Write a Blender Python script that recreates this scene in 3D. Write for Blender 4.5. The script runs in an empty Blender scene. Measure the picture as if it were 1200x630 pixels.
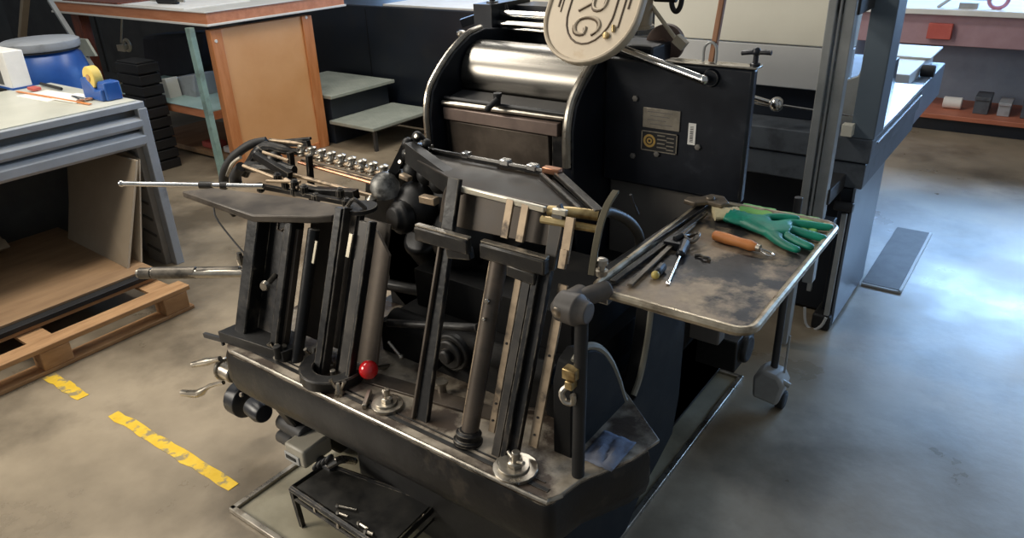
import bpy, bmesh, math, random
from mathutils import Vector as V, Matrix
import numpy as np
random.seed(4)
SC = bpy.context.scene
COL = SC.collection

# ------------------------------------------------------------------ camera
F_PX, PITCH, ROLL, YAW = 869.01, 0.44887, -0.035038, -0.640311
CAM = V((0, 0, 1.65))
_cp, _sp = math.cos(PITCH), math.sin(PITCH)
FW = V((math.sin(YAW)*_cp, math.cos(YAW)*_cp, -_sp))
_r0 = V((math.cos(YAW), -math.sin(YAW), 0)); _u0 = _r0.cross(FW)
RT = _r0*math.cos(ROLL) + _u0*math.sin(ROLL)
UP = -_r0*math.sin(ROLL) + _u0*math.cos(ROLL)
cam_d = bpy.data.cameras.new('camera'); cam = bpy.data.objects.new('camera', cam_d); COL.objects.link(cam)
cam_d.sensor_width = 36; cam_d.lens = 36*F_PX/1200; cam_d.clip_start = .05; cam_d.clip_end = 100
m = Matrix((RT, UP, -FW)).transposed().to_4x4(); m.translation = CAM
cam.matrix_world = m
SC.camera = cam

def P(px, py, **k):
    """measured photo point on a real plane of the room (x=, y= or z= in metres)"""
    d = FW*F_PX + RT*(px-600) - UP*(py-315)
    (a, v), = k.items(); i = 'xyz'.index(a)
    return CAM + d*((v-CAM[i])/d[i])
TL = .364
def L(x, z, y0=1.08):            # a point on the leaning plane of the pile guides
    return V((x, y0+(z-.5)*TL, z))
def X(px, py, y0=1.08):          # measured point on that leaning plane
    d = FW*F_PX + RT*(px-600) - UP*(py-315)
    return CAM + d*((y0-TL*.5-(CAM.y-TL*CAM.z))/(d.y-TL*d.z))

# ------------------------------------------------------------------ mesh builder
def frame(d, up=None):
    d = d.normalized()
    up = V((0, 0, 1)) if up is None else V(up)
    if abs(d.dot(up.normalized())) > .98: up = V((0, 1, 0)) if abs(d.y) < .9 else V((1, 0, 0))
    s = d.cross(up).normalized(); return d, s, s.cross(d).normalized()
class MB:
    def __init__(s): s.v = []; s.f = []
    def add(s, vs, fs):
        n = len(s.v); s.v += [V(v) for v in vs]; s.f += [[i+n for i in f] for f in fs]; return s
    def box(s, x0, x1, y0, y1, z0, z1):
        vs = [(x, y, z) for z in (z0, z1) for y in (y0, y1) for x in (x0, x1)]
        return s.add(vs, [(0, 2, 3, 1), (4, 5, 7, 6), (0, 1, 5, 4), (2, 6, 7, 3), (0, 4, 6, 2), (1, 3, 7, 5)])
    def bar(s, a, b, w, h, up=None):
        a, b = V(a), V(b); d, sd, u = frame(b-a, up)
        vs = [p+sd*w/2*i+u*h/2*j for p in (a, b) for i, j in ((-1, -1), (1, -1), (1, 1), (-1, 1))]
        return s.add(vs, [(3, 2, 1, 0), (4, 5, 6, 7), (0, 1, 5, 4), (1, 2, 6, 5), (2, 3, 7, 6), (3, 0, 4, 7)])
    def lathe(s, a, d, prof, n=20, up=None):
        """prof: (distance along d, radius)"""
        a = V(a); d, sd, u = frame(V(d), up); vs = []; fs = []
        for t, r in prof:
            for k in range(n):
                an = 2*math.pi*k/n; vs.append(a+d*t+(sd*math.cos(an)+u*math.sin(an))*r)
        m = len(prof)
        for j in range(m-1):
            for k in range(n):
                k2 = (k+1) % n; fs.append((j*n+k, j*n+k2, (j+1)*n+k2, (j+1)*n+k))
        if prof[0][1] > 1e-5: fs.append(tuple(reversed(range(n))))
        if prof[-1][1] > 1e-5: fs.append(tuple(range((m-1)*n, m*n)))
        return s.add(vs, fs)
    def cyl(s, a, b, r, n=16, r2=None):
        a, b = V(a), V(b); l = (b-a).length; r2 = r if r2 is None else r2; c = min(r, r2, l)*.12
        return s.lathe(a, b-a, [(0, r-c), (c, r), (l-c, r2), (l, r2-c)], n)
    def sphere(s, c, r, n=16, d=(0, 0, 1), sx=1):
        pr = [(-math.cos(math.pi*i/10)*r*sx, math.sin(math.pi*i/10)*r+1e-6) for i in range(11)]
        return s.lathe(V(c), d, pr, n)
    def path(s, pts, r, n=10, closed=False, smooth=3):
        pts = [V(p) for p in pts]
        if smooth and len(pts) > 2: pts = catmull(pts, smooth, closed)
        vs = []; fs = []; m = len(pts); pu = None
        for i, p in enumerate(pts):
            q = pts[(i+1) % m] if closed or i < m-1 else p; o = pts[i-1] if closed or i > 0 else p
            d, sd, u = frame(q-o, pu); pu = u
            rr = r[min(int(i*len(r)/m), len(r)-1)] if isinstance(r, (list, tuple)) else r
            for k in range(n):
                an = 2*math.pi*k/n; vs.append(p+(sd*math.cos(an)+u*math.sin(an))*rr)
        for j in range(m if closed else m-1):
            j2 = (j+1) % m
            for k in range(n):
                k2 = (k+1) % n; fs.append((j*n+k, j*n+k2, j2*n+k2, j2*n+k))
        if not closed: fs += [tuple(reversed(range(n))), tuple(range((m-1)*n, m*n))]
        return s.add(vs, fs)
    def strip(s, pts, w, t, side):
        """flat bent strip: width w along 'side', thickness t"""
        pts = catmull([V(p) for p in pts], 4); sd = V(side).normalized(); vs = []; m = len(pts); fs = []
        for i, p in enumerate(pts):
            d = pts[min(i+1, m-1)]-pts[max(i-1, 0)]; nn = d.cross(sd).normalized()
            vs += [p+sd*w/2*a+nn*t/2*b for a, b in ((-1, -1), (1, -1), (1, 1), (-1, 1))]
        for j in range(m-1):
            for k in range(4): fs.append((j*4+k, j*4+(k+1) % 4, j*4+4+(k+1) % 4, j*4+4+k))
        fs += [(3, 2, 1, 0), tuple(range(4*m-4, 4*m))]
        return s.add(vs, fs)
    def prism(s, pts, off):
        pts = [V(p) for p in pts]; off = V(off); n = len(pts)
        return s.add(pts+[p+off for p in pts], [tuple(reversed(range(n))), tuple(range(n, 2*n))]+[(i, (i+1) % n, n+(i+1) % n, n+i) for i in range(n)])
    def hexa(s, c, r, h, d=(0, 0, 1)):
        return s.lathe(V(c), d, [(0, r), (h*.85, r), (h, r*.8)], 6)
def catmull(p, k=3, closed=False):
    out = []; n = len(p)
    for i in range(n if closed else n-1):
        a, b, c, d = (p[i-1] if closed or i else p[0]), p[i], p[(i+1) % n], (p[(i+2) % n] if closed or i+2 < n else p[-1])
        for j in range(k):
            t = j/k; out.append(.5*((2*b)+(c-a)*t+(2*a-5*b+4*c-d)*t*t+(3*b-a-3*c+d)*t**3))
    if not closed: out.append(p[-1])
    return out

def wloc(o):
    v = V((0, 0, 0))
    while o: v += o.location; o = o.parent
    return v
def obj(name, mb, mat, parent=None, bevel=0, label=None, origin=None, ang=35):
    me = bpy.data.meshes.new(name)
    if origin is None and parent is None:
        xs = [v.x for v in mb.v]; ys = [v.y for v in mb.v]; zs = [v.z for v in mb.v]
        origin = V(((min(xs)+max(xs))/2, (min(ys)+max(ys))/2, min(zs)))
    w = wloc(parent) if parent else V(origin)
    me.from_pydata([v-w for v in mb.v], [], mb.f)
    bm = bmesh.new(); bm.from_mesh(me); bmesh.ops.recalc_face_normals(bm, faces=bm.faces); bm.to_mesh(me); bm.free()
    me.polygons.foreach_set('use_smooth', [True]*len(me.polygons)); me.set_sharp_from_angle(angle=math.radians(ang))
    me.materials.append(mat); o = bpy.data.objects.new(name, me); COL.objects.link(o)
    if parent: o.parent = parent
    else: o.location = w
    if bevel:
        b = o.modifiers.new('bevel', 'BEVEL'); b.width = bevel; b.segments = 2; b.limit_method = 'ANGLE'; b.angle_limit = .7; b.harden_normals = False
    if label: o['label'] = label
    return o
def thing(name, label, cat, loc, group=None):
    o = bpy.data.objects.new(name, None); o.empty_display_size = .1; COL.objects.link(o); o.location = loc
    o['label'] = label; o['category'] = cat
    if group: o['group'] = group
    return o
def tag(o, label, cat, group=None, kind=None):
    if label: o['label'] = label
    if cat: o['category'] = cat
    if group: o['group'] = group
    if kind: o['kind'] = kind
    return o
def struct(name, mb, mat, bevel=0):
    o = obj(name, mb, mat, None, bevel); o['kind'] = 'structure'; return o

# ------------------------------------------------------------------ materials
def lin(c): return tuple(((x/255+.055)/1.055)**2.4 if x/255 > .04045 else x/255/12.92 for x in c)
def mat(name, c1, c2=None, rough=.5, r2=None, metal=0, scale=6, bump=.0, bscale=None, detail=6, contrast=(.35, .65), c3=None, s3=1.5, t3=(.5, .7), spec=.5, coat=0, emis=None, trans=0, stretch=None, wear=None):
    mt = bpy.data.materials.new(name); mt.use_nodes = True; nt = mt.node_tree; N = nt.nodes; K = nt.links
    b = N['Principled BSDF']; b.inputs['Specular IOR Level'].default_value = spec
    b.inputs['Metallic'].default_value = metal; b.inputs['Coat Weight'].default_value = coat
    if trans: b.inputs['Transmission Weight'].default_value = trans
    tc = N.new('ShaderNodeTexCoord'); mp = N.new('ShaderNodeMapping'); K.new(tc.outputs['Object'], mp.inputs[0])
    if stretch: mp.inputs['Scale'].default_value = stretch
    nz = N.new('ShaderNodeTexNoise'); nz.inputs['Scale'].default_value = scale; nz.inputs['Detail'].default_value = detail; nz.inputs['Roughness'].default_value = .62
    K.new(mp.outputs[0], nz.inputs['Vector'])
    rp = N.new('ShaderNodeValToRGB'); e = rp.color_ramp.elements
    e[0].position, e[1].position = contrast; c2 = c2 or tuple(min(255, x*1.12+2) for x in c1)
    e[0].color = (*lin(c1), 1); e[1].color = (*lin(c2), 1); K.new(nz.outputs[0], rp.inputs[0]); out = rp.outputs[0]
    if c3:
        n2 = N.new('ShaderNodeTexNoise'); n2.inputs['Scale'].default_value = s3; n2.inputs['Detail'].default_value = 8; n2.inputs['Roughness'].default_value = .6; K.new(mp.outputs[0], n2.inputs['Vector'])
        r3 = N.new('ShaderNodeMapRange'); r3.inputs[1].default_value, r3.inputs[2].default_value = t3; K.new(n2.outputs[0], r3.inputs[0])
        mx = N.new('ShaderNodeMixRGB'); K.new(r3.outputs[0], mx.inputs[0]); K.new(out, mx.inputs[1]); mx.inputs[2].default_value = (*lin(c3), 1); out = mx.outputs[0]
    if wear:
        bv = N.new('ShaderNodeBevel'); bv.samples = 4; bv.inputs['Radius'].default_value = .0035
        ge = N.new('ShaderNodeNewGeometry'); dt = N.new('ShaderNodeVectorMath'); dt.operation = 'DOT_PRODUCT'
        K.new(bv.outputs[0], dt.inputs[0]); K.new(ge.outputs['Normal'], dt.inputs[1])
        m1 = N.new('ShaderNodeMapRange'); m1.inputs[1].default_value = .998; m1.inputs[2].default_value = .95; K.new(dt.outputs['Value'], m1.inputs[0])
        n4 = N.new('ShaderNodeTexNoise'); n4.inputs['Scale'].default_value = 26; n4.inputs['Detail'].default_value = 6; K.new(mp.outputs[0], n4.inputs['Vector'])
        m2 = N.new('ShaderNodeMapRange'); m2.inputs[1].default_value = .42; m2.inputs[2].default_value = .62; K.new(n4.outputs[0], m2.inputs[0])
        mu = N.new('ShaderNodeMath'); mu.operation = 'MULTIPLY'; K.new(m1.outputs[0], mu.inputs[0]); K.new(m2.outputs[0], mu.inputs[1])
        mw = N.new('ShaderNodeMixRGB'); K.new(mu.outputs[0], mw.inputs[0]); K.new(out, mw.inputs[1]); mw.inputs[2].default_value = (*lin(wear), 1); out = mw.outputs[0]
    K.new(out, b.inputs['Base Color'])
    if r2 is not None:
        mr = N.new('ShaderNodeMapRange'); mr.inputs[1].default_value = .3; mr.inputs[2].default_value = .7; mr.inputs[3].default_value = rough; mr.inputs[4].default_value = r2
        K.new(nz.outputs[0], mr.inputs[0]); K.new(mr.outputs[0], b.inputs['Roughness'])
    else: b.inputs['Roughness'].default_value = rough
    if bump:
        nb = N.new('ShaderNodeTexNoise'); nb.inputs['Scale'].default_value = bscale or scale*6; nb.inputs['Detail'].default_value = 5; K.new(mp.outputs[0], nb.inputs['Vector'])
        bp = N.new('ShaderNodeBump'); bp.inputs['Strength'].default_value = bump; bp.inputs['Distance'].default_value = .01; K.new(nb.outputs[0], bp.inputs['Height']); K.new(bp.outputs[0], b.inputs['Normal'])
    if emis:
        b.inputs['Emission Color'].default_value = (*lin(emis[0]), 1); b.inputs['Emission Strength'].default_value = emis[1]
    return mt
M = {}
M['floor'] = mat('concrete_floor', (132, 120, 102), (170, 155, 132), .24, .46, scale=2.4, bump=.06, bscale=30, c3=(102, 92, 77), s3=1.5, t3=(.46, .64), detail=12, spec=.6, contrast=(.3, .72))
M['paint'] = mat('worn_black_paint', (13, 13, 14), (26, 25, 25), .28, .55, scale=9, bump=.08, bscale=60, c3=(60, 54, 47), s3=12, t3=(.57, .7), wear=(150, 140, 124), spec=.38)
M['paintclean'] = mat('black_enamel', (13, 17, 25), (19, 25, 35), .32, .46, scale=5, bump=.05, bscale=30, c3=(48, 52, 60), s3=10, t3=(.6, .8), wear=(110, 106, 100))
M['cast'] = mat('black_cast_iron', (11, 11, 12), (20, 19, 18), .38, .6, scale=12, bump=.05, bscale=50, c3=(38, 34, 30), s3=9, t3=(.58, .75), wear=(84, 76, 66))
M['deck'] = mat('oily_dusty_steel', (128, 118, 103), (186, 174, 156), .4, .62, scale=11, bump=.12, bscale=60, c3=(70, 57, 46), s3=6, t3=(.46, .56), metal=.1)
M['steel'] = mat('bare_steel', (150, 143, 132), (190, 183, 170), .22, .4, metal=.9, scale=14, c3=(110, 96, 80), s3=8, t3=(.58, .72))
M['chrome'] = mat('polished_steel', (196, 194, 190), (220, 218, 214), .13, .24, metal=1, scale=8)
M['drum'] = mat('ink_drum_steel', (112, 109, 103), (140, 136, 129), .24, .34, metal=1, scale=5, stretch=(.3, 6, 6))
M['brown'] = mat('brown_stained_steel', (74, 66, 58), (104, 93, 82), .38, .55, metal=.4, scale=6, c3=(56, 48, 41), s3=4)
M['strip'] = mat('worn_bronze_strip', (140, 122, 100), (176, 156, 130), .36, .5, metal=.45, scale=20, c3=(80, 70, 60), s3=14, t3=(.55, .65))
M['brass'] = mat('old_brass', (176, 150, 98), (210, 188, 140), .28, .45, metal=.8, scale=14, c3=(110, 88, 56), s3=18)
M['copper'] = mat('copper_tube', (170, 120, 92), (196, 148, 118), .3, metal=.8, scale=12)
M['darksteel'] = mat('dark_worn_steel', (40, 38, 36), (68, 63, 57), .34, .55, metal=.2, scale=12, c3=(30, 29, 28), s3=9, wear=(140, 130, 116))
M['castmatte'] = mat('matte_black_casting', (13, 13, 14), (22, 22, 22), .62, .8, scale=8, spec=.25, c3=(34, 32, 29), s3=7)
M['guard'] = mat('grey_brown_guard', (100, 96, 91), (116, 111, 105), .6, .7, scale=3)
M['badge'] = mat('cream_cast_plate', (196, 180, 156), (212, 198, 175), .42, .6, metal=.1, scale=5, c3=(176, 146, 102), s3=7, t3=(.62, .75), bump=.04)
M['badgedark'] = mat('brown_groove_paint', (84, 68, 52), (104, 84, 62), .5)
M['red'] = mat('red_plastic', (190, 22, 26), (206, 34, 36), .18, scale=4, coat=.5)
M['silver'] = mat('etched_plate', (140, 134, 122), (168, 160, 146), .35, metal=.6, scale=30)
M['gold'] = mat('gold_paint', (190, 156, 88), (206, 172, 104), .35, metal=.4)
M['white'] = mat('white_paper', (226, 224, 218), (238, 236, 230), .7)
M['ink'] = mat('black_print', (16, 16, 18), None, .6)
M['traybed'] = mat('stained_tray_bed', (124, 106, 88), (182, 162, 134), .34, .6, scale=12, bump=.06, c3=(40, 38, 38), s3=8, t3=(.44, .56))
M['glove'] = mat('green_rubber', (6, 118, 96), (12, 142, 116), .45, scale=8, c3=(4, 84, 70), s3=5, bump=.15, bscale=30)
M['glovelight'] = mat('light_green_fabric', (108, 172, 92), (136, 190, 108), .7, scale=12, bump=.2, bscale=80)
M['cloth'] = mat('beige_glove_cuff', (184, 170, 132), (206, 194, 156), .8, scale=10, bump=.2, bscale=60)
M['rag'] = mat('blue_white_rag', (84, 92, 112), (128, 134, 150), .8, scale=8, bump=.3)
M['wood'] = mat('varnished_handle_wood', (206, 124, 62), (226, 150, 88), .4, scale=10, stretch=(1, 6, 6))
M['woodpole'] = mat('old_pole_wood', (142, 98, 72), (170, 124, 92), .5, scale=6, stretch=(8, 8, 1))
M['orange'] = mat('orange_cabinet_laminate', (216, 160, 108), (224, 170, 118), .28, .4, scale=3)
M['orangeframe'] = mat('orange_wood_frame', (188, 118, 68), (206, 138, 88), .4, scale=4, stretch=(8, 8, 1))
M['woodedge'] = mat('table_edge_wood', (186, 118, 80), (206, 138, 98), .45, scale=4, stretch=(1, 6, 6))
M['brownwood'] = mat('brown_table_leg', (84, 40, 28), (128, 66, 42), .45, scale=4, stretch=(8, 8, 1))
M['laminate'] = mat('white_laminate', (214, 212, 204), (224, 222, 214), .3)
M['green'] = mat('pale_green_metal', (124, 150, 140), (140, 166, 156), .5, scale=9, c3=(100, 112, 104), s3=8)
M['cabgrey'] = mat('grey_enamel_steel', (158, 162, 166), (172, 176, 180), .38, .5, scale=5, c3=(140, 142, 144), s3=7, t3=(.55, .7))
M['cabtop'] = mat('cream_table_top', (190, 190, 176), (206, 205, 190), .32, scale=3)
M['cabdark'] = mat('cabinet_inside_grey', (84, 84, 82), (98, 98, 94), .6)
M['card'] = mat('grey_board', (150, 134, 112), (162, 146, 124), .75, scale=3)
M['ply'] = mat('plywood', (142, 112, 82), (164, 132, 98), .55, scale=3, stretch=(6, 1, 1))
M['pallet'] = mat('pallet_wood', (158, 118, 78), (190, 148, 104), .7, scale=5, stretch=(6, 1, 3), bump=.1)
M['blackrub'] = mat('black_rubber', (22, 22, 23), (32, 32, 33), .6)
M['blackbody'] = mat('dark_machine_paint', (26, 32, 42), (34, 40, 50), .34, .5, scale=2, c3=(40, 42, 46), s3=3)
M['dark'] = mat('dark_grey_steel', (44, 44, 46), (60, 60, 60), .5, scale=5)
M['step'] = mat('grey_green_step', (146, 152, 142), (164, 169, 158), .5, scale=8)
M['blue'] = mat('blue_plastic', (28, 74, 146), (42, 92, 166), .35, scale=4)
M['yellow'] = mat('yellow_tape', (216, 186, 92), (228, 202, 112), .5)
M['yline'] = mat('yellow_floor_paint', (222, 180, 36), (232, 194, 60), .6, scale=25, c3=(150, 136, 100), s3=18, t3=(.52, .6), bump=.05)
M['mgrey'] = mat('slate_machine_paint', (82, 88, 95), (92, 98, 105), .5, scale=5, c3=(66, 70, 76), s3=14)
M['mcol'] = mat('blue_grey_column_paint', (92, 104, 114), (102, 114, 124), .45, scale=3)
M['mlight'] = mat('light_grey_guard', (196, 196, 194), (206, 206, 204), .45, scale=2)
M['mbeige'] = mat('beige_guard', (210, 206, 190), (220, 216, 200), .45, scale=2)
M['mrail'] = mat('grey_rail_steel', (158, 160, 158), (176, 178, 176), .35, .5, metal=.2, scale=8)
M['mblue'] = mat('grey_side_panel', (110, 120, 132), (122, 132, 144), .35, scale=2)
M['mtop'] = mat('bright_table_steel', (196, 200, 204), (214, 216, 220), .2, .3, metal=.7, scale=5, stretch=(1, 12, 1))
M['redbox'] = mat('red_card', (186, 84, 74), (200, 100, 88), .6)
M['shelf'] = mat('orange_shelf_edge', (176, 104, 76), (196, 120, 92), .5)
M['wall'] = mat('grey_wall', (150, 156, 160), (164, 168, 172), .8, scale=1)
M['glass'] = mat('daylit_glass', (200, 220, 240), None, .2, emis=((158, 200, 255), 5.5))
M['block'] = mat('pale_grey_block', (150, 150, 148), (170, 170, 166), .6, scale=8)
M['rmat'] = mat('ribbed_floor_mat', (84, 80, 78), (100, 96, 94), .55, scale=12)
M['matfloor'] = mat('oily_drip_tray', (138, 132, 112), (166, 158, 136), .3, .5, scale=4, c3=(104, 96, 78), s3=2.5)
M['bits'] = mat('greasy_metal', (62, 58, 53), (128, 120, 108), .35, .5, metal=.5, scale=18)
M['yplastic'] = mat('amber_plastic', (190, 170, 90), (206, 188, 112), .3)
M['grip'] = mat('black_grip', (18, 20, 24), (30, 32, 38), .4)

# ------------------------------------------------------------------ room
struct('floor', MB().box(-16, 6, -4, 9.2, -.1, 0), M['floor'])
struct('wall_back', MB().box(-16, 6, 9, 9.2, 0, 1.2).box(-16, 6, 9, 9.2, 3.1, 4.0)
       .box(-16, -9, 9, 9.2, 1.2, 3.1).box(-6.2, -5.8, 9, 9.2, 1.2, 3.1).box(-2.9, -2.5, 9, 9.2, 1.2, 3.1).box(.6, 1, 9, 9.2, 1.2, 3.1).box(4.2, 6, 9, 9.2, 1.2, 3.1), M['wall'])
struct('wall_left', MB().box(-16.2, -16, -4, 9.2, 0, 4.0), M['wall'])
for n, (a, b) in enumerate(((-9, -6.2), (-5.8, -2.9), (-2.5, .6), (1, 4.2)), 1):
    w = struct('window_%d' % n, MB().box(a, b, 9.1, 9.12, 1.2, 3.1), M['glass'])
    f = MB()
    f.box(a, b, 9.02, 9.08, 1.2, 1.27).box(a, b, 9.02, 9.08, 3.03, 3.1).box(a, a+.06, 9.02, 9.08, 1.2, 3.1).box(b-.06, b, 9.02, 9.08, 1.2, 3.1).box((a+b)/2-.03, (a+b)/2+.03, 9.02, 9.08, 1.2, 3.1)
    obj('window_frame', f, M['mlight'], w)

# ------------------------------------------------------------------ yellow lines on the floor
def rough_patch(a, b, w, z=.0015):
    mb = MB(); n = 14; pts = []
    a, b = V(a), V(b); d = b-a; s = V((-d.y, d.x, 0)).normalized()
    up_ = [a+d*i/n+s*(w/2+random.uniform(-.006, .004)) for i in range(n+1)]
    dn = [a+d*i/n-s*(w/2+random.uniform(-.006, .004)) for i in range(n+1)]
    return mb.prism([V((p.x, p.y, .0004)) for p in up_+dn[::-1]], (0, 0, z))
tag(obj('floor_marking', rough_patch((-3.07, .925, 0), (-2.79, .925, 0), .052), M['yline']), 'short worn yellow dash painted on the concrete beside the pallet', 'floor marking', 'yellow floor dashes')
tag(obj('floor_marking', rough_patch((-2.585, .935, 0), (-1.86, .948, 0), .046), M['yline']), 'long worn yellow line painted on the concrete leading to the metal drip tray', 'floor marking', 'yellow floor dashes')

# ================================================================== DRIP TRAY UNDER PRESS
t = thing('drip_tray', 'flat metal drip tray with raised pale rim on the floor under the black press', 'tray', (-1.25, 1.7, 0))
obj('tray_floor', MB().box(-1.77, -.72, .88, 2.42, .0005, .006), M['matfloor'], t)
obj('tray_rim', MB().box(-1.775, -1.757, .875, 2.42, .0005, .018).box(-.735, -.717, .875, 2.42, .0005, .018).box(-1.775, -.717, .872, .89, .0005, .018).box(-1.775, -.717, 2.41, 2.428, .0005, .018), M['steel'], t, .002)

# ================================================================== THE PRESS
PR = thing('platen_press', 'large black platen printing press with cream oval nameplate and side tray', 'printing press', (-1.2, 1.9, .006))
def pp(name, mb, m, bevel=0, label=None, parent=None): return obj(name, mb, M[m] if isinstance(m, str) else m, parent or PR, bevel, label)

# --- base
mb = MB().box(-1.44, -.80, 1.12, 2.40, .03, .34).box(-1.46, -.98, 1.42, 2.40, .006, .47).box(-1.5, -.80, 1.8, 2.42, .02, .60).box(-1.56, -.88, 1.32, 2.40, .006, .07)
mb.box(-1.66, -.80, 1.25, 1.75, .30, .46)
pp('pedestal', mb, 'cast', .015)
# side frame with its scooped top edge
yz = [(1.04, .465), (1.035, .36), (1.10, .20), (1.24, .02), (1.47, .02), (1.56, .10), (1.66, .135), (1.76, .18), (1.79, .30), (1.795, .55), (1.79, .88), (1.575, .88), (1.57, .70), (1.553, .60), (1.525, .52), (1.49, .475), (1.462, .468), (1.432, .50), (1.40, .57), (1.36, .645), (1.315, .705), (1.27, .742), (1.225, .76), (1.185, .745), (1.165, .70), (1.165, .62), (1.165, .465)]
pp('side_frame', MB().prism([(-.765, a, b) for a, b in yz], (.05, 0, 0)), 'castmatte', .004)
e = [(-.709, a, b) for a, b in yz[10:24]]
ep = MB().path([(-.722, 1.572, .87), (-.722, 1.568, .70), (-.722, 1.551, .60), (-.722, 1.523, .522), (-.722, 1.49, .482)], .0085, 8)
ep.path([(-.722, 1.462, .475), (-.722, 1.432, .507), (-.722, 1.40, .577), (-.722, 1.36, .652), (-.722, 1.315, .712), (-.722, 1.27, .749), (-.722, 1.225, .767), (-.722, 1.187, .752)], .0095, 8)
pp('frame_edge_highlight', ep, mat('grey_edge_highlight', (120, 117, 104), (142, 138, 124), .5), 0, 'grey painted highlight along the edge of the side frame')  # pale grey bead is a painted highlight on the scooped edge
# left side frame (seen only from the side)
pp('side_frame', MB().prism([(-1.72, a, min(b, .46)) for a, b in yz if b < .8], (.05, 0, 0)), 'paint', .006)
# skirt : front apron with rounded corner
def arc(cx, cy, r, a0, a1, n):
    return [(cx+r*math.cos(math.radians(a0+(a1-a0)*i/n)), cy+r*math.sin(math.radians(a0+(a1-a0)*i/n))) for i in range(n+1)]
out = [(-.585, 1.30)]+[(-.60, 1.24)]+[(-.66, 1.12)]+[(-.675, 1.04)]+arc(-.70, 1.035, .025, 0, -90, 4)+arc(-1.80, 1.08, .07, -90, -180, 8)+[(-1.87, 1.30)]
skirt_prof = [(.490, 0), (.47, -.006), (.40, -.008), (.365, 0), (.338, .018), (.322, .05), (.318, .09)]
vs = []; fs = []; n = len(out)
for z, ins in skirt_prof:
    for x, y in out:
        cx, cy = -1.25, 1.30
        dx = ins*(1 if x < cx else -1)*(1 if abs(x-cx) > .5 else 0); dy = ins if y < 1.25 else 0
        vs.append((x+dx, y+dy, z))
for j in range(len(skirt_prof)-1):
    for k in range(n-1): fs.append((j*n+k, j*n+k+1, (j+1)*n+k+1, (j+1)*n+k))
fs.append(tuple(range(n))); fs.append(tuple(reversed(range((len(skirt_prof)-1)*n, len(skirt_prof)*n))))
for j in range(len(skirt_prof)-1): fs.append((j*n, (j+1)*n, (j+1)*n+n-1, j*n+n-1))
pp('front_apron', MB().add(vs, fs), 'paint')
pp('deck_plate', MB().prism([(x, y, .4905) for x, y in [(-.575, 1.34)]+out+[(-1.87, 1.36), (-1.87, 1.5), (-.77, 1.5)]], (0, 0, .0095)), 'deck', .002)
pp('deck_lip', MB().path([(-1.80, 1.014, .5), (-1.5, 1.012, .5), (-1.1, 1.012, .5), (-.72, 1.012, .5), (-.685, 1.022, .5), (-.668, 1.05, .5)], .0055, 8), 'steel', 0, 'bright worn front edge of the deck')
pp('deck_groove', MB().bar((-1.82, 1.05, .5005), (-.70, 1.045, .5005), .012, .003).bar((-1.80, 1.068, .5005), (-.72, 1.064, .5005), .004, .004), 'cast')
pp('deck_rail', MB().bar((-1.42, 1.13, .503), (-.95, 1.20, .503), .05, .008).bar((-.93, 1.24, .506), (-.74, 1.33, .506), .012, .014), 'brown', .002)

# --- central castings
mb = MB()
mb.lathe((-1.36, 1.62, .50), (0, 0, 1), [(0, .15), (.04, .15), (.10, .11), (.26, .10), (.34, .13), (.42, .13), (.47, .09), (.485, .03)], 24)
mb.sphere((-1.45, 1.50, .875), .078, 20); mb.lathe((-1.45, 1.44, .86), (-.2, -1, .1), [(0, .05), (.03, .05), (.04, .035), (.05, .034), (.052, .015)], 18); mb.sphere((-1.30, 1.52, .80), .10, 20)
mb.cyl((-1.45, 1.5, .78), (-1.44, 1.62, .60), .07, 20)
mb.prism([(x, y, max(z, .5)) for x, y, z in (P(428, 212, y=1.5), P(450, 200, y=1.5), P(516, 214, y=1.5), P(536, 300, y=1.5), P(556, 385, y=1.5), P(478, 385, y=1.5), P(455, 335, y=1.5), P(424, 285, y=1.5))], (0, .22, 0))
mb.box(-1.62, -1.16, 1.50, 1.88, .495, .78)
pp('gripper_column', mb, 'cast', .01)
pp('platen_casting', MB().box(-1.43, -.82, 1.27, 1.75, .5, .60).box(-1.40, -.86, 1.40, 1.75, .6, .72).cyl((-1.40, 1.30, .60), (-.84, 1.30, .60), .035).cyl((-1.2, 1.27, .55), (-1.2, 1.22, .55), .02), 'castmatte', .015)
mb = MB(); c = P(452, 212, y=1.44)
mb.lathe(c+V((0, 0, -.045)), (-.1, -.1, 1), [(0, .040), (.03, .044), (.055, .036), (.068, .02), (.072, .008)], 24)
pp('gripper_hub_cap', mb, mat('hazed_bright_steel', (90, 90, 88), (190, 188, 182), .42, .6, metal=.6, scale=16, c3=(40, 40, 40), s3=14, t3=(.45, .6)), 0, 'bright hub cap')
c = P(436, 240, y=1.38)
pp('oil_cup', MB().lathe(c, (0, 0, 1), [(0, .014), (.02, .016), (.024, .011), (.03, .004)], 12), 'steel')
c = P(440, 270, y=1.36); mb = MB().hexa(c, .013, .02, (.2, -1, .1)); mb.cyl(c, c+V((.03, 0, -.025)), .005)
pp('grease_nipple', mb, 'steel')
c = P(528, 414, y=1.24); mb = MB()
for r, z in ((.055, .0), (.042, .012), (.02, .03)): mb.lathe(c+V((0, -z, 0)), (0, 1, 0), [(0, r-.004), (.004, r), (.02, r)], 28)
pp('eccentric_disc', mb, 'cast', .002)
pp('cross_shaft', MB().cyl(P(455, 378, y=1.24), P(560, 384, y=1.24), .011).cyl(P(440, 330, y=1.5), P(600, 360, y=1.5), .02), 'paint')
mb = MB().cyl(P(455, 400, y=1.22), P(470, 418, y=1.22), .005).sphere(P(470, 418, y=1.22), .009)
pp('link_arm', mb, 'steel')
# main body block behind
mb = MB().box(-1.64, -1.15, 1.90, 2.50, .40, .80)
pp('main_body', mb, 'cast', .01)
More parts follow.
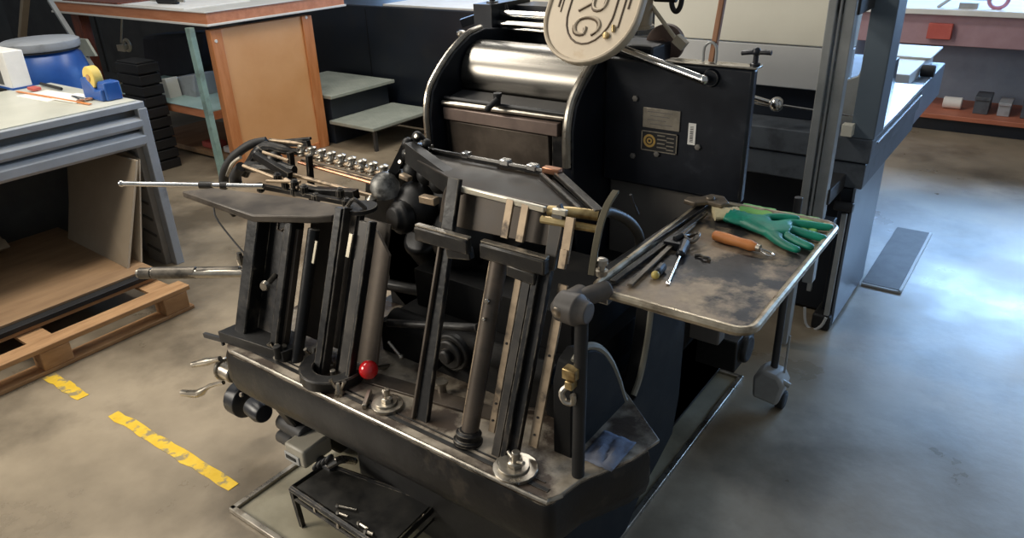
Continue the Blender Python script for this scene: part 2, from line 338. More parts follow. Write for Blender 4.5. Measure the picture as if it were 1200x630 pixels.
# --- cheeks
ck = [(1.84, .46), (1.81, .70), (1.79, .95), (1.79, 1.06), (1.81, 1.13), (1.855, 1.18), (1.93, 1.235), (2.02, 1.278), (2.10, 1.29), (2.30, 1.27), (2.46, 1.15), (2.52, .9), (2.52, .46)]
ckr = [(a+(.035 if a < 2.05 else 0), b) for a, b in ck]
mL = MB().prism([(-1.675, a, b) for a, b in ck], (.03, 0, 0)); pp('cheek_frame', mL, 'paintclean', .004)
mR = MB().prism([(-1.155, a, b) for a, b in ckr], (.035, 0, 0)); pp('cheek_frame', mR, 'paintclean', .004)
pp('cheek_rim', MB().path([(-1.66, a-.004, b+.002) for a, b in ck[2:9]], .0105, 10, smooth=4), 'steel', 0, 'bright worn rim of the left cheek')
pp('cheek_rim', MB().path([(-1.138, a-.004, b+.002) for a, b in ckr[2:9]], .0135, 10, smooth=4), 'steel', 0, 'bright worn rim of the right cheek')
# --- ink drum, rollers
pp('ink_drum', MB().lathe((-1.643, 2.06, 1.148), (1, 0, 0), [(0, .10), (.004, .110), (.482, .110), (.486, .10)], 64), 'drum')
mb = MB()
for y, z, r in ((2.22, 1.325, .012), (2.20, 1.293, .012), (2.24, 1.27, .011)): mb.cyl((-1.66, y, z), (-1.18, y, z), r, 16)
pp('form_rollers', mb, 'chrome')
mb = MB().box(-1.74, -1.66, 2.16, 2.40, 1.22, 1.36).box(-1.66, -1.16, 2.30, 2.42, 1.16, 1.345).bar((-1.80, 2.16, 1.29), (-1.66, 2.26, 1.34), .03, .03)
mb.cyl((-1.70, 2.22, 1.36), (-1.70, 2.22, 1.47), .010).cyl((-1.70, 2.22, 1.345), (-1.70, 2.22, 1.365), .022)
pp('roller_carriage', mb, 'paintclean', .006)
pp('carriage_knob', MB().lathe(P(541, 38, y=2.04)+V((0, 0, -.014)), (0, 0, 1), [(0, .01), (.008, .018), (.016, .017), (.021, .008)], 14), 'steel', .0)
# --- form bed between cheeks
mb = MB().prism([(-1.635, 1.95, 1.055), (-1.635, 1.845, 1.10), (-1.635, 1.85, 1.11), (-1.635, 1.96, 1.075)], (.475, 0, 0))
mb.box(-1.635, -1.16, 1.93, 2.0, 1.02, 1.07).prism([(-1.635, 1.86, 1.10), (-1.635, 1.95, 1.112), (-1.635, 1.95, 1.10), (-1.635, 1.86, 1.09)], (.475, 0, 0))
pp('ink_fountain_flap', mb, 'dark', .004)
pp('flap_bar', MB().cyl((-1.635, 1.842, 1.088), (-1.165, 1.862, 1.088), .009), 'steel')
pp('bed_clamp', MB().box(-1.63, -1.18, 1.835, 1.86, 1.035, 1.075), mat('pinkish_worn_steel', (112, 96, 88), (132, 114, 104), .4, metal=.3, scale=9), .003, 'reddish worn clamp strip')
pp('bed_plate', MB().prism([(-1.615, 1.845, 1.03), (-1.615, 1.86, .80), (-1.615, 1.90, .80), (-1.615, 1.885, 1.03)], (.395, 0, 0)), 'brown', .003, 'flat brown stained plate of the bed')
pp('bed_side_gib', MB().box(-1.21, -1.16, 1.85, 1.92, .80, 1.035).box(-1.64, -1.615, 1.86, 1.92, .80, 1.035), 'paint', .003)
c = P(583, 112, y=1.84)
mb = MB().cyl(c, c+V((-.005, .0, -.03)), .012).lathe(c+V((0, 0, -.002)), (0, 0, 1), [(0, .014), (.01, .014), (.012, .006)], 12)
mb.cyl(P(583, 116, y=1.83), P(572, 127, y=1.80), .009).sphere(P(572, 127, y=1.80), .011)
pp('locking_lever', mb, 'blackrub')
# --- guard with data plates
pp('side_guard', MB().box(-1.115, -.662, 2.0, 2.035, .868, 1.25), 'paintclean', .008)
pp('guard_top_edge', MB().box(-.92, -.655, 1.995, 2.045, 1.25, 1.256), 'steel', .002, 'dusty pale top edge')
pp('shadow_dark_block', MB().box(-.80, -.66, 2.12, 2.3, .22, .34).cyl((-.80, 2.2, .28), (-.64, 2.2, .28), .05, 20), 'cast', .01)  # made-up dark block filling a shadow-dark spot below the tray
pp('lower_guard', MB().box(-1.115, -.70, 2.05, 2.11, .35, .90).box(-.99, -.80, 2.03, 2.05, .62, .66), 'guard', .006, 'dull grey-brown lower guard')
dp = pp('data_plate', MB().box(-.980, -.862, 1.996, 2.0, 1.055, 1.115), 'silver', .001, 'silver engraved data plate')
mb = MB()
for i in range(4): mb.box(-.965+.01*(i % 2), -.885-.01*(i % 3), 1.9955, 1.996, 1.103-i*.012, 1.1055-i*.012)
obj('plate_lettering', mb, M['guard'], dp)
ep_ = pp('emblem_plate', MB().box(-.982, -.866, 1.996, 2.0, .985, 1.046), 'ink', .001, 'black plate with a gold emblem')
mb = MB().box(-.982, -.866, 1.9955, 1.9962, 1.043, 1.046).box(-.982, -.866, 1.9955, 1.9962, .985, .988).box(-.982, -.979, 1.9955, 1.9962, .985, 1.046).box(-.869, -.866, 1.9955, 1.9962, .985, 1.046)
for i in range(4):
    mb.box(-.930, -.905+.006*(i % 2), 1.9955, 1.9962, 1.034-i*.012, 1.0375-i*.012).box(-.900, -.876, 1.9955, 1.9962, 1.030-i*.012, 1.033-i*.012)
obj('plate_border', mb, M['silver'], ep_)
mb = MB()
for k in range(24):
    a = 2*math.pi*k/24; b = 2*math.pi*(k+1)/24
    for r0, r1 in ((.013, .02), (.004, .009)):
        mb.prism([(-.955+r*math.cos(q), 1.9962, 1.016+r*math.sin(q)) for r, q in ((r0, a), (r1, a), (r1, b), (r0, b))], (0, -.0008, 0))
obj('gold_emblem', mb, M['gold'], ep_)
bl = pp('barcode_label', MB().box(-.835, -.812, 1.998, 2.0, 1.022, 1.085), 'white', 0, 'small white barcode label')
mb = MB()
z = 1.030
while z < 1.076: h = random.choice((.0012, .002, .003)); mb.box(-.829, -.819, 1.9975, 1.998, z, z+h); z += h+.0022
obj('barcode_print', mb, M['ink'], bl)
mb = MB()
for px, py in ((818, 172), (770, 180), (745, 115), (672, 182), (742, 182)):
    c = P(px, py, y=2.0); mb.hexa(c, .009, .007, (0, -1, 0))
pp('guard_bolts', mb, 'guard')
c = P(885, 76, y=2.02)
mb = MB().cyl(c+V((0, 0, -.01)), c+V((0, 0, .03)), .007).lathe(c+V((0, 0, -.004)), (0, 0, 1), [(0, .014), (.008, .014), (.01, .01)], 12)
mb.path([c+V((-.04, 0, .028)), c+V((-.016, 0, .032)), c+V((0, 0, .032)), c+V((.016, 0, .034)), c+V((.04, 0, .034))], .0065, 8); mb.sphere(c+V((0, 0, .034)), .012)
pp('tee_handle', mb, 'paintclean')
# --- nameplate
bo = V((-1.110, 1.86, 1.276)); bx = V((1, -.06, .02)).normalized(); bl_ = V((.0, .52, .85)).normalized(); bl_ = (bl_-bx*bl_.dot(bx)).normalized(); bn = bl_.cross(bx).normalized()
if bn.y > 0: bn = -bn
rx, ry = .158, .25; cc = bo+bl_*(.225)-bx*.015
def B(a, b, h=0): return cc+bx*a+bl_*b+bn*h
oval_ = [(rx*math.copysign(abs(math.cos(t))**.92, math.cos(t)), ry*math.copysign(abs(math.sin(t))**.92, math.sin(t))) for t in [2*math.pi*i/56 for i in range(56)]]
oval = [(rx*math.cos(math.radians(q)), -ry+rx*.92+rx*.92*math.sin(math.radians(q))) for q in range(180, 361, 9)]+[(rx, .10), (rx*.8, .21), (rx*.4, .245), (0, .25), (-rx*.4, .245), (-rx*.8, .21), (-rx, .10)]
np_ = pp('nameplate', MB().prism([B(a, b, -.022) for a, b in oval], bn*.022), 'badge', .004, 'cream oval cast nameplate with raised lettering, cut by the photo top')
rim = MB().path([B(a*.965, b*.975, .001) for a, b in oval], .0065, 8, closed=True, smooth=1); obj('nameplate_rim', rim, M['badge'], np_)
inner = [(-.082, .3)]*0
track = [(.078, .16), (.078, -.10)]+[(.078*math.cos(math.radians(a)), -.10+.092*math.sin(math.radians(a))) for a in range(-10, -171, -16)]+[(-.078, -.10), (-.078, .16)]
tr2 = [(a*.90, b if b > -.1 else -.1+(b+.1)*.9) for a, b in track]
mb = MB().path([B(a, b, .001) for a, b in track], .0028, 6, smooth=0)
mb.path([B(-.118, -.085, .001), B(-.118, .14, .001)], .003, 6, smooth=0).path([B(.118, -.085, .001), B(.118, .14, .001)], .003, 6, smooth=0)
mb.path([B(-.106, -.10, .001), B(-.106, .14, .001)], .002, 6, smooth=0).path([B(.103, -.14, .001), B(.103, .14, .001)], .0026, 6, smooth=0)
obj('nameplate_grooves', mb, M['badgedark'], np_)
def glyphs(word):      # simple stroke letters, unit height, returns strokes
    G = {'B': [[(0, 0), (0, 1)], [(0, 1), (.4, 1), (.55, .88), (.55, .65), (.4, .53), (0, .53)], [(.4, .53), (.6, .4), (.6, .14), (.42, 0), (0, 0)]],
         'E': [[(.55, 1), (0, 1), (0, 0), (.55, 0)], [(0, .52), (.42, .52)]],
         'R': [[(0, 0), (0, 1)], [(0, 1), (.38, 1), (.56, .88), (.56, .62), (.38, .5), (0, .5)], [(.3, .5), (.6, 0)]],
         'G': [[(.6, .8), (.48, .95), (.28, 1), (.1, .88), (0, .62), (0, .36), (.1, .12), (.3, 0), (.5, .05), (.6, .18), (.6, .46), (.36, .46)]]}
    return [G[c] for c in word]
mb = MB(); sh = MB(); hh = .082; pos = .098
for g in glyphs('BERG'):
    for st in g:
        q = [(-.040+p[1]*hh, pos-p[0]*.082) for p in st]     # text runs down the plate, tops to the right
        mb.path([B(a, b, .002) for a, b in q], .0042, 6, smooth=2 if len(st) > 3 else 0)
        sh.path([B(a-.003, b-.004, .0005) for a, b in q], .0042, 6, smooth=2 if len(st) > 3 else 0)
    pos -= .070
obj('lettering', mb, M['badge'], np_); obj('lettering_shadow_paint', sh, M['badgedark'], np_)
c = B(.075, -.165, .002); obj('rust_screw', MB().hexa(c, .010, .008, bn).cyl(c+bx*.018+bl_*.012, c+bx*.016+bl_*.03+bn*.006, .005), M['brass'], np_)
pp('nameplate_arm', MB().cyl(B(0, 0, -.02), B(.02, .05, -.20), .03), 'paintclean', .003)
pp('carriage_cover', MB().box(-1.12, -.98, 2.04, 2.2, 1.2, 1.28), 'paintclean', .006)
# --- upper right levers
pp('tie_rod', MB().cyl(P(722, 55, y=2.02), P(825, 94, y=1.965), .013, 18).sphere(P(825, 94, y=1.965), .014), 'chrome')
pp('rod_boss', MB().lathe(P(832, 92, y=1.99), (0, 1, 0), [(0, .022), (.01, .026), (.02, .026)], 18), 'paintclean')
c = P(778, 52, y=2.16); mb = MB().lathe(c, (-.15, 1, 0), [(0, .052), (.004, .058), (.03, .058)], 36); mb.lathe(c+V((0, -.012, 0)), (-.15, 1, 0), [(0, .016), (.012, .018)], 16)
pp('ductor_disc', mb, mat('brown_ink_disc', (86, 68, 60), (108, 86, 76), .5, scale=8), 0, 'round reddish brown disc')
mb = MB().cyl(P(760, 2, y=2.10), P(792, 46, y=2.06), .006); q = P(797, 49, y=2.06); mb.bar(q+V((-.014, 0, .010)), q+V((.016, 0, -.012)), .022, .026)
pp('throw_lever', mb, mat('cream_lever', (176, 164, 140), (192, 182, 160), .45))
c = P(748, 34, y=2.08); mb = MB().lathe(c, (0, 0, 1), [(0, .034), (.004, .046), (.012, .046), (.014, .040), (.12, .040), (.122, .036)], 28)
pp('ink_cup', mb, mat('tan_tin', (150, 136, 112), (170, 156, 132), .4, metal=.2), 0, 'tan cup')
c = P(793, -2, y=2.12); mb = MB().path([c+V((.016*math.cos(a), .0, .036*math.sin(a))) for a in [2*math.pi*i/16 for i in range(16)]], .008, 8, closed=True, smooth=2); mb.cyl(c, c+V((-.07, 0, .0)), .012)
pp('hand_wheel', mb, 'blackrub')

# --- left feed side
fb = [(-2.13, 1.155), (-1.76, 1.142), (-1.60, 1.225), (-1.56, 1.26), (-1.56, 1.335), (-1.75, 1.31), (-2.07, 1.225)]
pp('feed_board', MB().prism([(x, y, .878) for x, y in fb], (0, 0, .022)), mat('worn_slate_board', (62, 56, 50), (108, 99, 88), .38, .55, metal=.2, scale=7), .004)
pp('feed_board_arm', MB().bar((-1.95, 1.2, .868), (-1.72, 1.24, .868), .03, .02).lathe((-1.93, 1.19, .845), (0, 0, 1), [(0, .006), (.01, .011), (.034, .011)], 10), 'paint')
mb = MB().bar(L(-1.825, .49), L(-1.825, .872), .05, .055, (0, 1, 0)).bar(L(-1.745, .49, 1.11), L(-1.745, .872, 1.11), .12, .02, (0, 1, 0)).bar(L(-1.672, .49), L(-1.672, .872), .03, .05, (0, 1, 0))
pp('feed_column', mb, 'paint', .004)
pp('column_foot', MB().prism([(-1.885, 1.03, .5), (-1.62, 1.06, .5), (-1.60, 1.12, .5), (-1.66, 1.16, .5), (-1.87, 1.15, .5)], (0, 0, .035)).cyl((-1.64, 1.06, .51), (-1.64, 1.06, .55), .012), 'cast', .005)
mb = MB().bar(L(-1.762, .828, 1.098), L(-1.762, .862, 1.098), .004, .006, (0, 1, 0)).bar(L(-1.762, .828, 1.098), L(-1.742, .828, 1.098), .004, .004).cyl(L(-1.735, .835, 1.09), L(-1.70, .855, 1.09), .004).cyl(L(-1.708, .82, 1.09), L(-1.706, .865, 1.09), .0035)
pp('column_gauge', mb, 'brown')
mb = MB().cyl(L(-1.75, .70, 1.10), L(-1.72, .70, 1.05), .008).lathe(L(-1.72, .70, 1.05), (.3, -1, .1), [(0, .01), (.012, .016), (.022, .012)], 12)
pp('column_knob', mb, 'steel')
def standard(name, x, w, d, z0, z1, y0, m, lab=None, bev=.002, x1=None): pp(name, MB().bar(L(x, z0, y0), L(x if x1 is None else x1, z1, y0), w, d, (0, 1, 0)), m, bev, lab)
standard('feed_standard', -1.655, .016, .02, .53, .855, 1.085, 'brown')
pp('feed_standard', MB().cyl(L(-1.60, .49, 1.09), L(-1.60, .865, 1.09), .017), 'paint')
standard('feed_standard', -1.490, .026, .020, .49, .945, 1.075, 'paint')
standard('feed_standard', -1.475, .010, .028, .49, .945, 1.085, 'darksteel')
standard('feed_standard', -1.515, .012, .02, .50, .90, 1.10, 'paint')
standard('feed_standard', -1.455, .014, .02, .50, .93, 1.12, 'paint')
standard('feed_standard', -1.405, .034, .016, .50, .92, 1.09, 'darksteel', 'greyer flat standard')
standard('feed_standard', -1.372, .012, .026, .50, .93, 1.08, 'paint')
pp('pile_back_sheet', MB().bar(L(-1.555, .51, 1.185), L(-1.555, .885, 1.185), .32, .006, (0, 1, 0)), mat('dark_brown_sheet', (56, 50, 44), (84, 75, 65), .4, .55, metal=.3, scale=5), .001, 'brown sheet behind the standards')
mb = MB().prism([X(412, 420, 1.15), X(436, 268, 1.15), X(442, 272, 1.15), X(456, 300, 1.15), X(440, 436, 1.15)], (0, .008, 0))
pp('pile_side_sheet', mb, mat('brown_sheet', (98, 88, 78), (122, 110, 97), .45, metal=.3, scale=5), 0, 'brown upright sheet with cut corner')
# cap plates on top
mb = MB().prism([(x, y, .925) for x, y in arc(-1.47, 1.29, .045, 0, 360, 18)[:-1]], (0, 0, .012)).path([(-1.50, 1.27, .937), (-1.47, 1.27, .962), (-1.44, 1.28, .937)], .006, 8)
pp('pile_guide_cap', mb, 'paint')
mb = MB()
for zz in (.62, .70): pass
mb.bar(L(-1.575, .78, 1.08), L(-1.572, .84, 1.08), .008, .004, (0, 1, 0)).bar(L(-1.435, .83, 1.07), L(-1.432, .89, 1.07), .012, .004, (0, 1, 0))
pp('bright_scale_tab', mb, mat('bright_tab', (196, 186, 164), None, .3, metal=.4))
# horseshoe foot
hs = arc(-1.45, 1.10, .095, 165, 375, 16); hi = arc(-1.45, 1.10, .055, 15, -195, 12)
pp('horseshoe_foot', MB().prism([(x, y, .5) for x, y in hs+hi], (0, 0, .035)), 'paint', .004)
mb = MB()
for x, y in ((-1.49, 1.12), (-1.43, 1.08), (-1.40, 1.12)): mb.cyl((x, y, .5), (x, y, .53+.01*random.random()), .008).hexa((x, y, .5), .014, .012)
pp('foot_bolt', mb, 'steel')
def wing_nut(x, y, s=1, rot=0):
    mb = MB().lathe((x, y, .5), (0, 0, 1), [(0, .017*s), (.008, .017*s), (.02, .011*s), (.034*s, .010*s), (.046*s, .006*s)], 14)
    a = math.radians(rot); d = V((math.cos(a), math.sin(a), 0))
    for k in (-1, 1): mb.path([V((x, y, .52))+d*.008*k, V((x, y, .532))+d*.018*s*k, V((x, y, .546))+d*.026*s*k], [.005*s, .005*s, .007*s], 8)
    pp('wing_nut', mb, 'steel')
wing_nut(-1.655, 1.07, 1.0, 20); wing_nut(-1.555, 1.12, .9, 70); wing_nut(-1.365, 1.04, .8, 20)
# red knob
c = X(432, 433, 1.10); mb = MB().sphere(c, .0265, 24); rk = pp('control_knob', mb, 'red', 0, 'glossy red ball knob')
pp('knob_lever', MB().cyl(c, P(480, 424, y=1.34), .007).lathe(c+V((-.024, -.006, 0)), (1, .3, 0), [(0, .006), (.012, .010)], 10), 'steel')
# suction bar with its springs and nozzles
a, b = P(352, 178, y=1.5), P(462, 207, y=1.5)
sb = pp('suction_bar', MB().cyl(a, b, .009).cyl(a+V((0, .0, -.03)), b+V((-.02, 0, -.026)), .006).cyl(a+V((.0, -.05, -.062)), b+V((-.05, -.05, -.055)), .007), 'strip')
obj('copper_air_tube', MB().cyl(a+V((.01, -.02, -.028)), b+V((-.02, -.02, -.03)), .0055), M['copper'], sb)
proto = None
for i in range(9):
    c = a.lerp(b, (i+.3)/9.2)
    mb = MB().lathe(V((0, 0, -.010)), (0, 0, 1), [(0, .014), (.004, .016), (.014, .016), (.018, .010), (.026, .008), (.028, .015), (.036, .015), (.04, .007)], 14)
    mb.path([V((.016*math.cos(t*.9), .016*math.sin(t*.9)-.004, -.014+t*.0016)) for t in range(20)], .002, 5, smooth=0)
    if proto is None: proto = obj('sucker_nozzle', MB().add([v+c for v in mb.v], mb.f), M['steel'], sb); me0 = proto.data; c0 = c
    else:
        o = proto.copy(); o.location = c-c0; COL.objects.link(o); o.parent = sb
mb = MB().path([P(286, 205, y=1.42), P(296, 186, y=1.44), P(312, 172, y=1.46), P(335, 176, y=1.48), P(352, 178, y=1.5)], [.016, .02, .016, .012], 10)
mb.path([P(290, 195, y=1.42), P(320, 196, y=1.44), P(345, 200, y=1.46)], [.02, .024, .018], 10).bar(P(340, 178, y=1.47), P(344, 215, y=1.47), .014, .02).bar(P(362, 182, y=1.47), P(366, 235, y=1.47), .012, .02)
mb.bar(P(312, 167, y=1.5), P(362, 168, y=1.5), .016, .02).cyl(P(300, 168, y=1.5), P(364, 162, y=1.5), .005).sphere(P(306, 180, y=1.45), .03).sphere(P(322, 186, y=1.45), .026).bar(P(300, 182, y=1.42), P(340, 206, y=1.42), .02, .025)
pp('suction_arm', mb, 'paint', .001)
mb = MB().cyl(P(285, 194, y=1.36), P(322, 208, y=1.36), .0055).cyl(P(312, 212, y=1.33), P(352, 213, y=1.37), .005).cyl(P(308, 178, y=1.40), P(338, 188, y=1.42), .005).cyl(P(316, 164, y=1.48), P(362, 169, y=1.5), .006)
mb.cyl(P(278, 217, y=1.33), P(308, 218, y=1.33), .0055).cyl(P(360, 216, y=1.4), P(390, 226, y=1.4), .0055).cyl(P(334, 210, y=1.36), P(350, 220, y=1.36), .007)
pp('linkage_rods', mb, 'strip')
mb = MB()
for px, py in ((325, 208), (345, 224), (345, 216), (356, 222), (370, 232), (305, 220), (334, 216), (398, 226), (406, 238)):
    c = P(px, py, y=1.36); mb.lathe(c+V((0, 0, -.015)), (0.1, 0, 1), [(0, .008), (.006, .013), (.026, .013), (.032, .007)], 10)
mb.bar(P(300, 217, y=1.36), P(405, 237, y=1.36), .016, .014)
pp('linkage_joints', mb, 'paint')
pp('linkage_block', MB().bar(P(356, 224, y=1.38), P(418, 228, y=1.42), .03, .03), 'paint', .002)
mb = MB().path([P(262, 219, y=1.42), P(264, 200, y=1.42), P(276, 182, y=1.43), P(294, 169, y=1.45), P(312, 165, y=1.48)], [.017, .017, .015, .014], 12, smooth=4)
mb.path([P(278, 219, y=1.40), P(276, 206, y=1.40), P(283, 195, y=1.40)], [.02, .018], 12)
pp('vacuum_hose', mb, 'blackrub', 0, 'thick curved black hose')
pp('hose_edge', MB().path([P(266, 206, y=1.36), P(272, 192, y=1.37), P(282, 184, y=1.38)], .006, 8), 'steel')
# rods to the left
a = V((-2.37, 1.092, .90)); b = V((-2.02, 1.278, .90))
h1 = pp('control_rod', MB().cyl(a, b+V((.08, .04, 0)), .0085).sphere(a, .011), 'chrome')
obj('rod_collar', MB().cyl(a.lerp(b, .68), a.lerp(b, .8), .0115).cyl(a.lerp(b, .86), a.lerp(b, .92), .011), M['paint'], h1)
a = V((-2.23, 1.007, .65)); b = V((-1.95, 1.196, .65))
h2 = pp('control_rod', MB().cyl(a-(b-a)*.02, b+V((.10, .05, 0)), .014), 'steel')
obj('rod_sleeve', MB().cyl(a, a.lerp(b, .12), .018, 18).cyl(a.lerp(b, .13), a.lerp(b, .55), .0195, 18).cyl(a.lerp(b, .56), a.lerp(b, .97), .0185, 18), M['bits'], h2)
pp('bowden_cable', MB().path([V((-2.07, 1.225, .872)), V((-2.05, 1.2, .82)), V((-1.99, 1.2, .76)), V((-1.93, 1.2, .715))], .003, 6), 'dark')
mb = MB().cyl((-1.94, 1.2, .70), (-1.84, 1.2, .70), .008).cyl((-1.94, 1.2, .675), (-1.84, 1.2, .68), .010).lathe((-1.945, 1.19, .68), (0, 0, 1), [(0, .01), (.02, .012), (.04, .008)], 10)
pp('cable_anchor', mb, 'steel')
# lower left levers
mb = MB()
c = P(262, 432, y=1.1); mb.path([c+V((0, .03*math.cos(q), .034*math.sin(q))) for q in [2*math.pi*i/14 for i in range(14)]], .007, 8, closed=True, smooth=2)
mb.cyl(c-V((.012, 0, .0)), c+V((.06, 0, 0)), .030)
pp('lever_hub', mb, 'steel')
pp('apron_lever', MB().path([P(258, 420, y=1.08), P(245, 423, y=1.07), P(226, 427, y=1.05)], [.009, .013, .010], 12), 'steel')
pp('apron_lever', MB().path([P(262, 448, y=1.08), P(246, 452, y=1.07), P(232, 461, y=1.05), P(214, 460, y=1.04)], [.007, .008, .014, .012], 12), 'steel')
mb = MB().bar(P(240, 392, y=1.15), P(262, 398, y=1.15), .012, .016).bar(P(258, 388, y=1.15), P(262, 404, y=1.15), .008, .01); pp('apron_clip', mb, 'dark')
mb = MB(); c = P(284, 466, y=1.14)
mb.lathe(c, (1, .0, 0), [(-.03, .05), (-.02, .062), (.03, .062), (.04, .04)], 26)
pp('side_drive_wheel', mb, 'paintclean', .002)
pp('side_drive_pulley', MB().lathe(P(300, 478, y=1.08), (1, -.1, 0), [(-.03, .02), (-.02, .034), (.03, .036), (.05, .03)], 20), 'paintclean', .002)
pp('wheel_screw', MB().hexa(P(284, 462, y=1.05), .008, .008, (0, -1, .3)), 'steel')

# --- delivery side (right pile)
standard('delivery_standard', -1.105, .036, .016, .49, 1.075, 1.085, 'paint', 'tall left standard', x1=-1.125)
standard('delivery_standard', -1.129, .008, .022, .50, .93, 1.078, 'brown')
pp('standard_bracket', MB().bar(L(-1.195, .945, 1.055), L(-1.03, .945, 1.055), .02, .036).bar(L(-1.10, .915, 1.07), L(-1.03, .925, 1.07), .02, .03), 'paint', .003)
pp('bracket_top_edge', MB().bar(L(-1.195, .966, 1.05), L(-1.03, .966, 1.05), .014, .004).bar(L(-.995, .967, 1.055), L(-.815, .967, 1.055), .014, .004), 'steel')
mb = MB().bar(L(-.995, .945, 1.06), L(-.815, .945, 1.06), .024, .038).bar(L(-.92, .915, 1.07), L(-.84, .91, 1.07), .02, .03)
pp('standard_bracket', mb, 'paint', .004)
tb = pp('lifting_tube', MB().cyl(L(-.955, .50), L(-.955, .93), .021, 20), mat('grey_worn_tube', (72, 66, 60), (104, 92, 80), .4, .55, metal=.4, scale=10, c3=(44, 42, 40), s3=5), 0, 'round grey tube on a collar')
obj('tube_collar', MB().lathe(L(-.955, .499), (0, .2, 1), [(0, .036), (.008, .036), (.012, .03), (.026, .032), (.032, .024)], 24), M['paint'], tb)
obj('tube_screw', MB().hexa(L(-.952, .84, 1.055), .007, .006, (0, -1, .2)).hexa(L(-.952, .80, 1.055), .005, .006, (0, -1, .2)), M['steel'], tb)
for x, w, z0, z1, y0, mm in ((-.995, .012, .51, .90, 1.11, 'strip'), (-.905, .018, .53, .90, 1.10, 'strip'), (-.868, .022, .50, .90, 1.075, 'darksteel'), (-.792, .024, .53, .895, 1.11, 'strip'), (-.828, .024, .49, .94, 1.09, 'paint'), (-.955, .020, .97, 1.055, 1.085, 'strip'), (-.912, .020, .97, 1.055, 1.085, 'strip')):
    b_ = pp('guide_strip', MB().bar(L(x, z0, y0), L(x, z1, y0), w, .007 if mm != 'paint' else .016, (0, 1, 0)), mm, .001)
    if mm == 'strip' and z0 < .6:
        hl = MB()
        for zz in (.56, .60, .74): hl.lathe(L(x, zz, y0-.0045), (0, -1, .3), [(0, .003), (.0015, .003)], 8)
        obj('strip_hole', hl, M['ink'], b_)
standard('delivery_standard', -.845, .016, .02, .495, .93, 1.078, 'paint')
c = L(-.825, 1.0, 1.08)
pp('round_end_plate', MB().prism([L(-.835, .93), L(-.808, .93), L(-.806, 1.02), L(-.812, 1.055), L(-.824, 1.07), L(-.838, 1.055), L(-.842, 1.02)], (0, .012, 0)), 'darksteel', .002)
pp('brass_end_strip', MB().bar(L(-.783, .955, 1.075), L(-.786, 1.05, 1.075), .022, .008, (0, 1, 0)).bar(L(-.783, .945, 1.07), L(-.784, .985, 1.07), .018, .008, (0, 1, 0)), 'strip', .001)
mb = MB()
for px, py in ((505, 440), (535, 434)): pass
c = (-1.14, 1.20, .5); mb.lathe(c, (0, 0, 1), [(0, .012), (.03, .012), (.031, .018), (.037, .018)], 14)
pp('deck_stop', mb, 'steel'); pp('deck_stop', MB().lathe((-.98, 1.28, .5), (0, 0, 1), [(0, .01), (.02, .012), (.026, .012)], 12), 'steel')
# foot clamps on deck
for cx, cy, s in ((-1.22, 1.075, 1), (-.80, 1.06, 1.25)):
    mb = MB().prism([(cx+a*s, cy+b*s, .5) for a, b in arc(0, 0, .042, 0, 360, 16)[:-1]], (0, 0, .01)).prism([(cx+a*s, cy+b*s, .51) for a, b in arc(-.004, 0, .03, 0, 360, 14)[:-1]], (0, 0, .006))
    mb.cyl((cx, cy, .5), (cx+.003, cy, .555), .008*s).hexa((cx, cy, .516), .015*s, .012).path([(cx-.022*s, cy+.01, .535), (cx, cy, .53), (cx+.024*s, cy-.008, .54)], .005, 8)
    pp('deck_clamp', mb, 'steel', .001)
pp('deck_latch', MB().bar((-1.30, 1.09, .508), (-1.26, 1.03, .508), .012, .014), 'steel', .002)
# delivery table frame on top
A_, B_, C_, D_ = V((-1.467, 1.497, 1.05)), V((-.962, 1.502, 1.05)), V((-.775, 1.345, 1.05)), V((-1.12, 1.30, 1.05))
pp('gripper_bar', MB().bar(A_, B_, .018, .014), 'paint', .002)
mb = MB().bar(A_+V((0, -.008, .008)), B_+V((0, -.008, .008)), .006, .006)
pp('gripper_bar_edge', mb, 'chrome')
for f, w in ((.02, .03), (.12, .05), (.42, .022), (.68, .028), (.85, .028), (.965, .05)):
    c = A_.lerp(B_, f); pp('gripper_block', MB().box(c.x-w/2, c.x+w/2, c.y-.014, c.y+.008, c.z+.002, c.z+.018), 'copper' if f > .9 else 'chrome', .002)
mb = MB().prism([A_+V((.03, -.02, -.012)), B_+V((0, -.02, -.012)), C_+V((0, 0, -.012)), V((-.87, 1.29, 1.038)), D_+V((0, 0, -.012)), V((-1.20, 1.36, 1.038)), V((-1.42, 1.45, 1.038))], (0, 0, .005))
pp('delivery_table', mb, mat('dark_brown_lay', (34, 30, 27), (60, 52, 44), .5, .68, metal=.0, scale=9, c3=(34, 31, 29), s3=6), .001)
pp('table_side_arm', MB().bar(B_+V((-.005, 0, .004)), C_+V((.03, -.02, .004)), .022, .012).bar(B_+V((-.04, -.02, 0)), C_+V((-.02, -.02, 0)), .01, .012), 'paint', .002)
pp('front_lay_bar', MB().bar(D_+V((-.0, -.004, .0)), V((-.86, 1.285, 1.05)), .010, .014).bar((-.835, 1.28, 1.055), (-.80, 1.28, 1.055), .012, .014), mat('bright_ivory_steel', (206, 200, 182), (222, 216, 200), .28, metal=.6), .002)
mb = MB().path([(-1.17, 1.285, .955), (-1.165, 1.30, 1.02), (-1.15, 1.305, 1.045), (-1.11, 1.30, 1.04)], .008, 8)
pp('lay_frame', mb, 'brown'); pp('lay_back_plate', MB().prism([L(-1.15, .95, 1.12), L(-.85, .96, 1.12), L(-.85, 1.045, 1.12), L(-1.15, 1.045, 1.12)], (0, .01, 0)), mat('umber_back_plate', (58, 50, 42), (84, 73, 60), .4, .55, metal=.3, scale=7), .002)
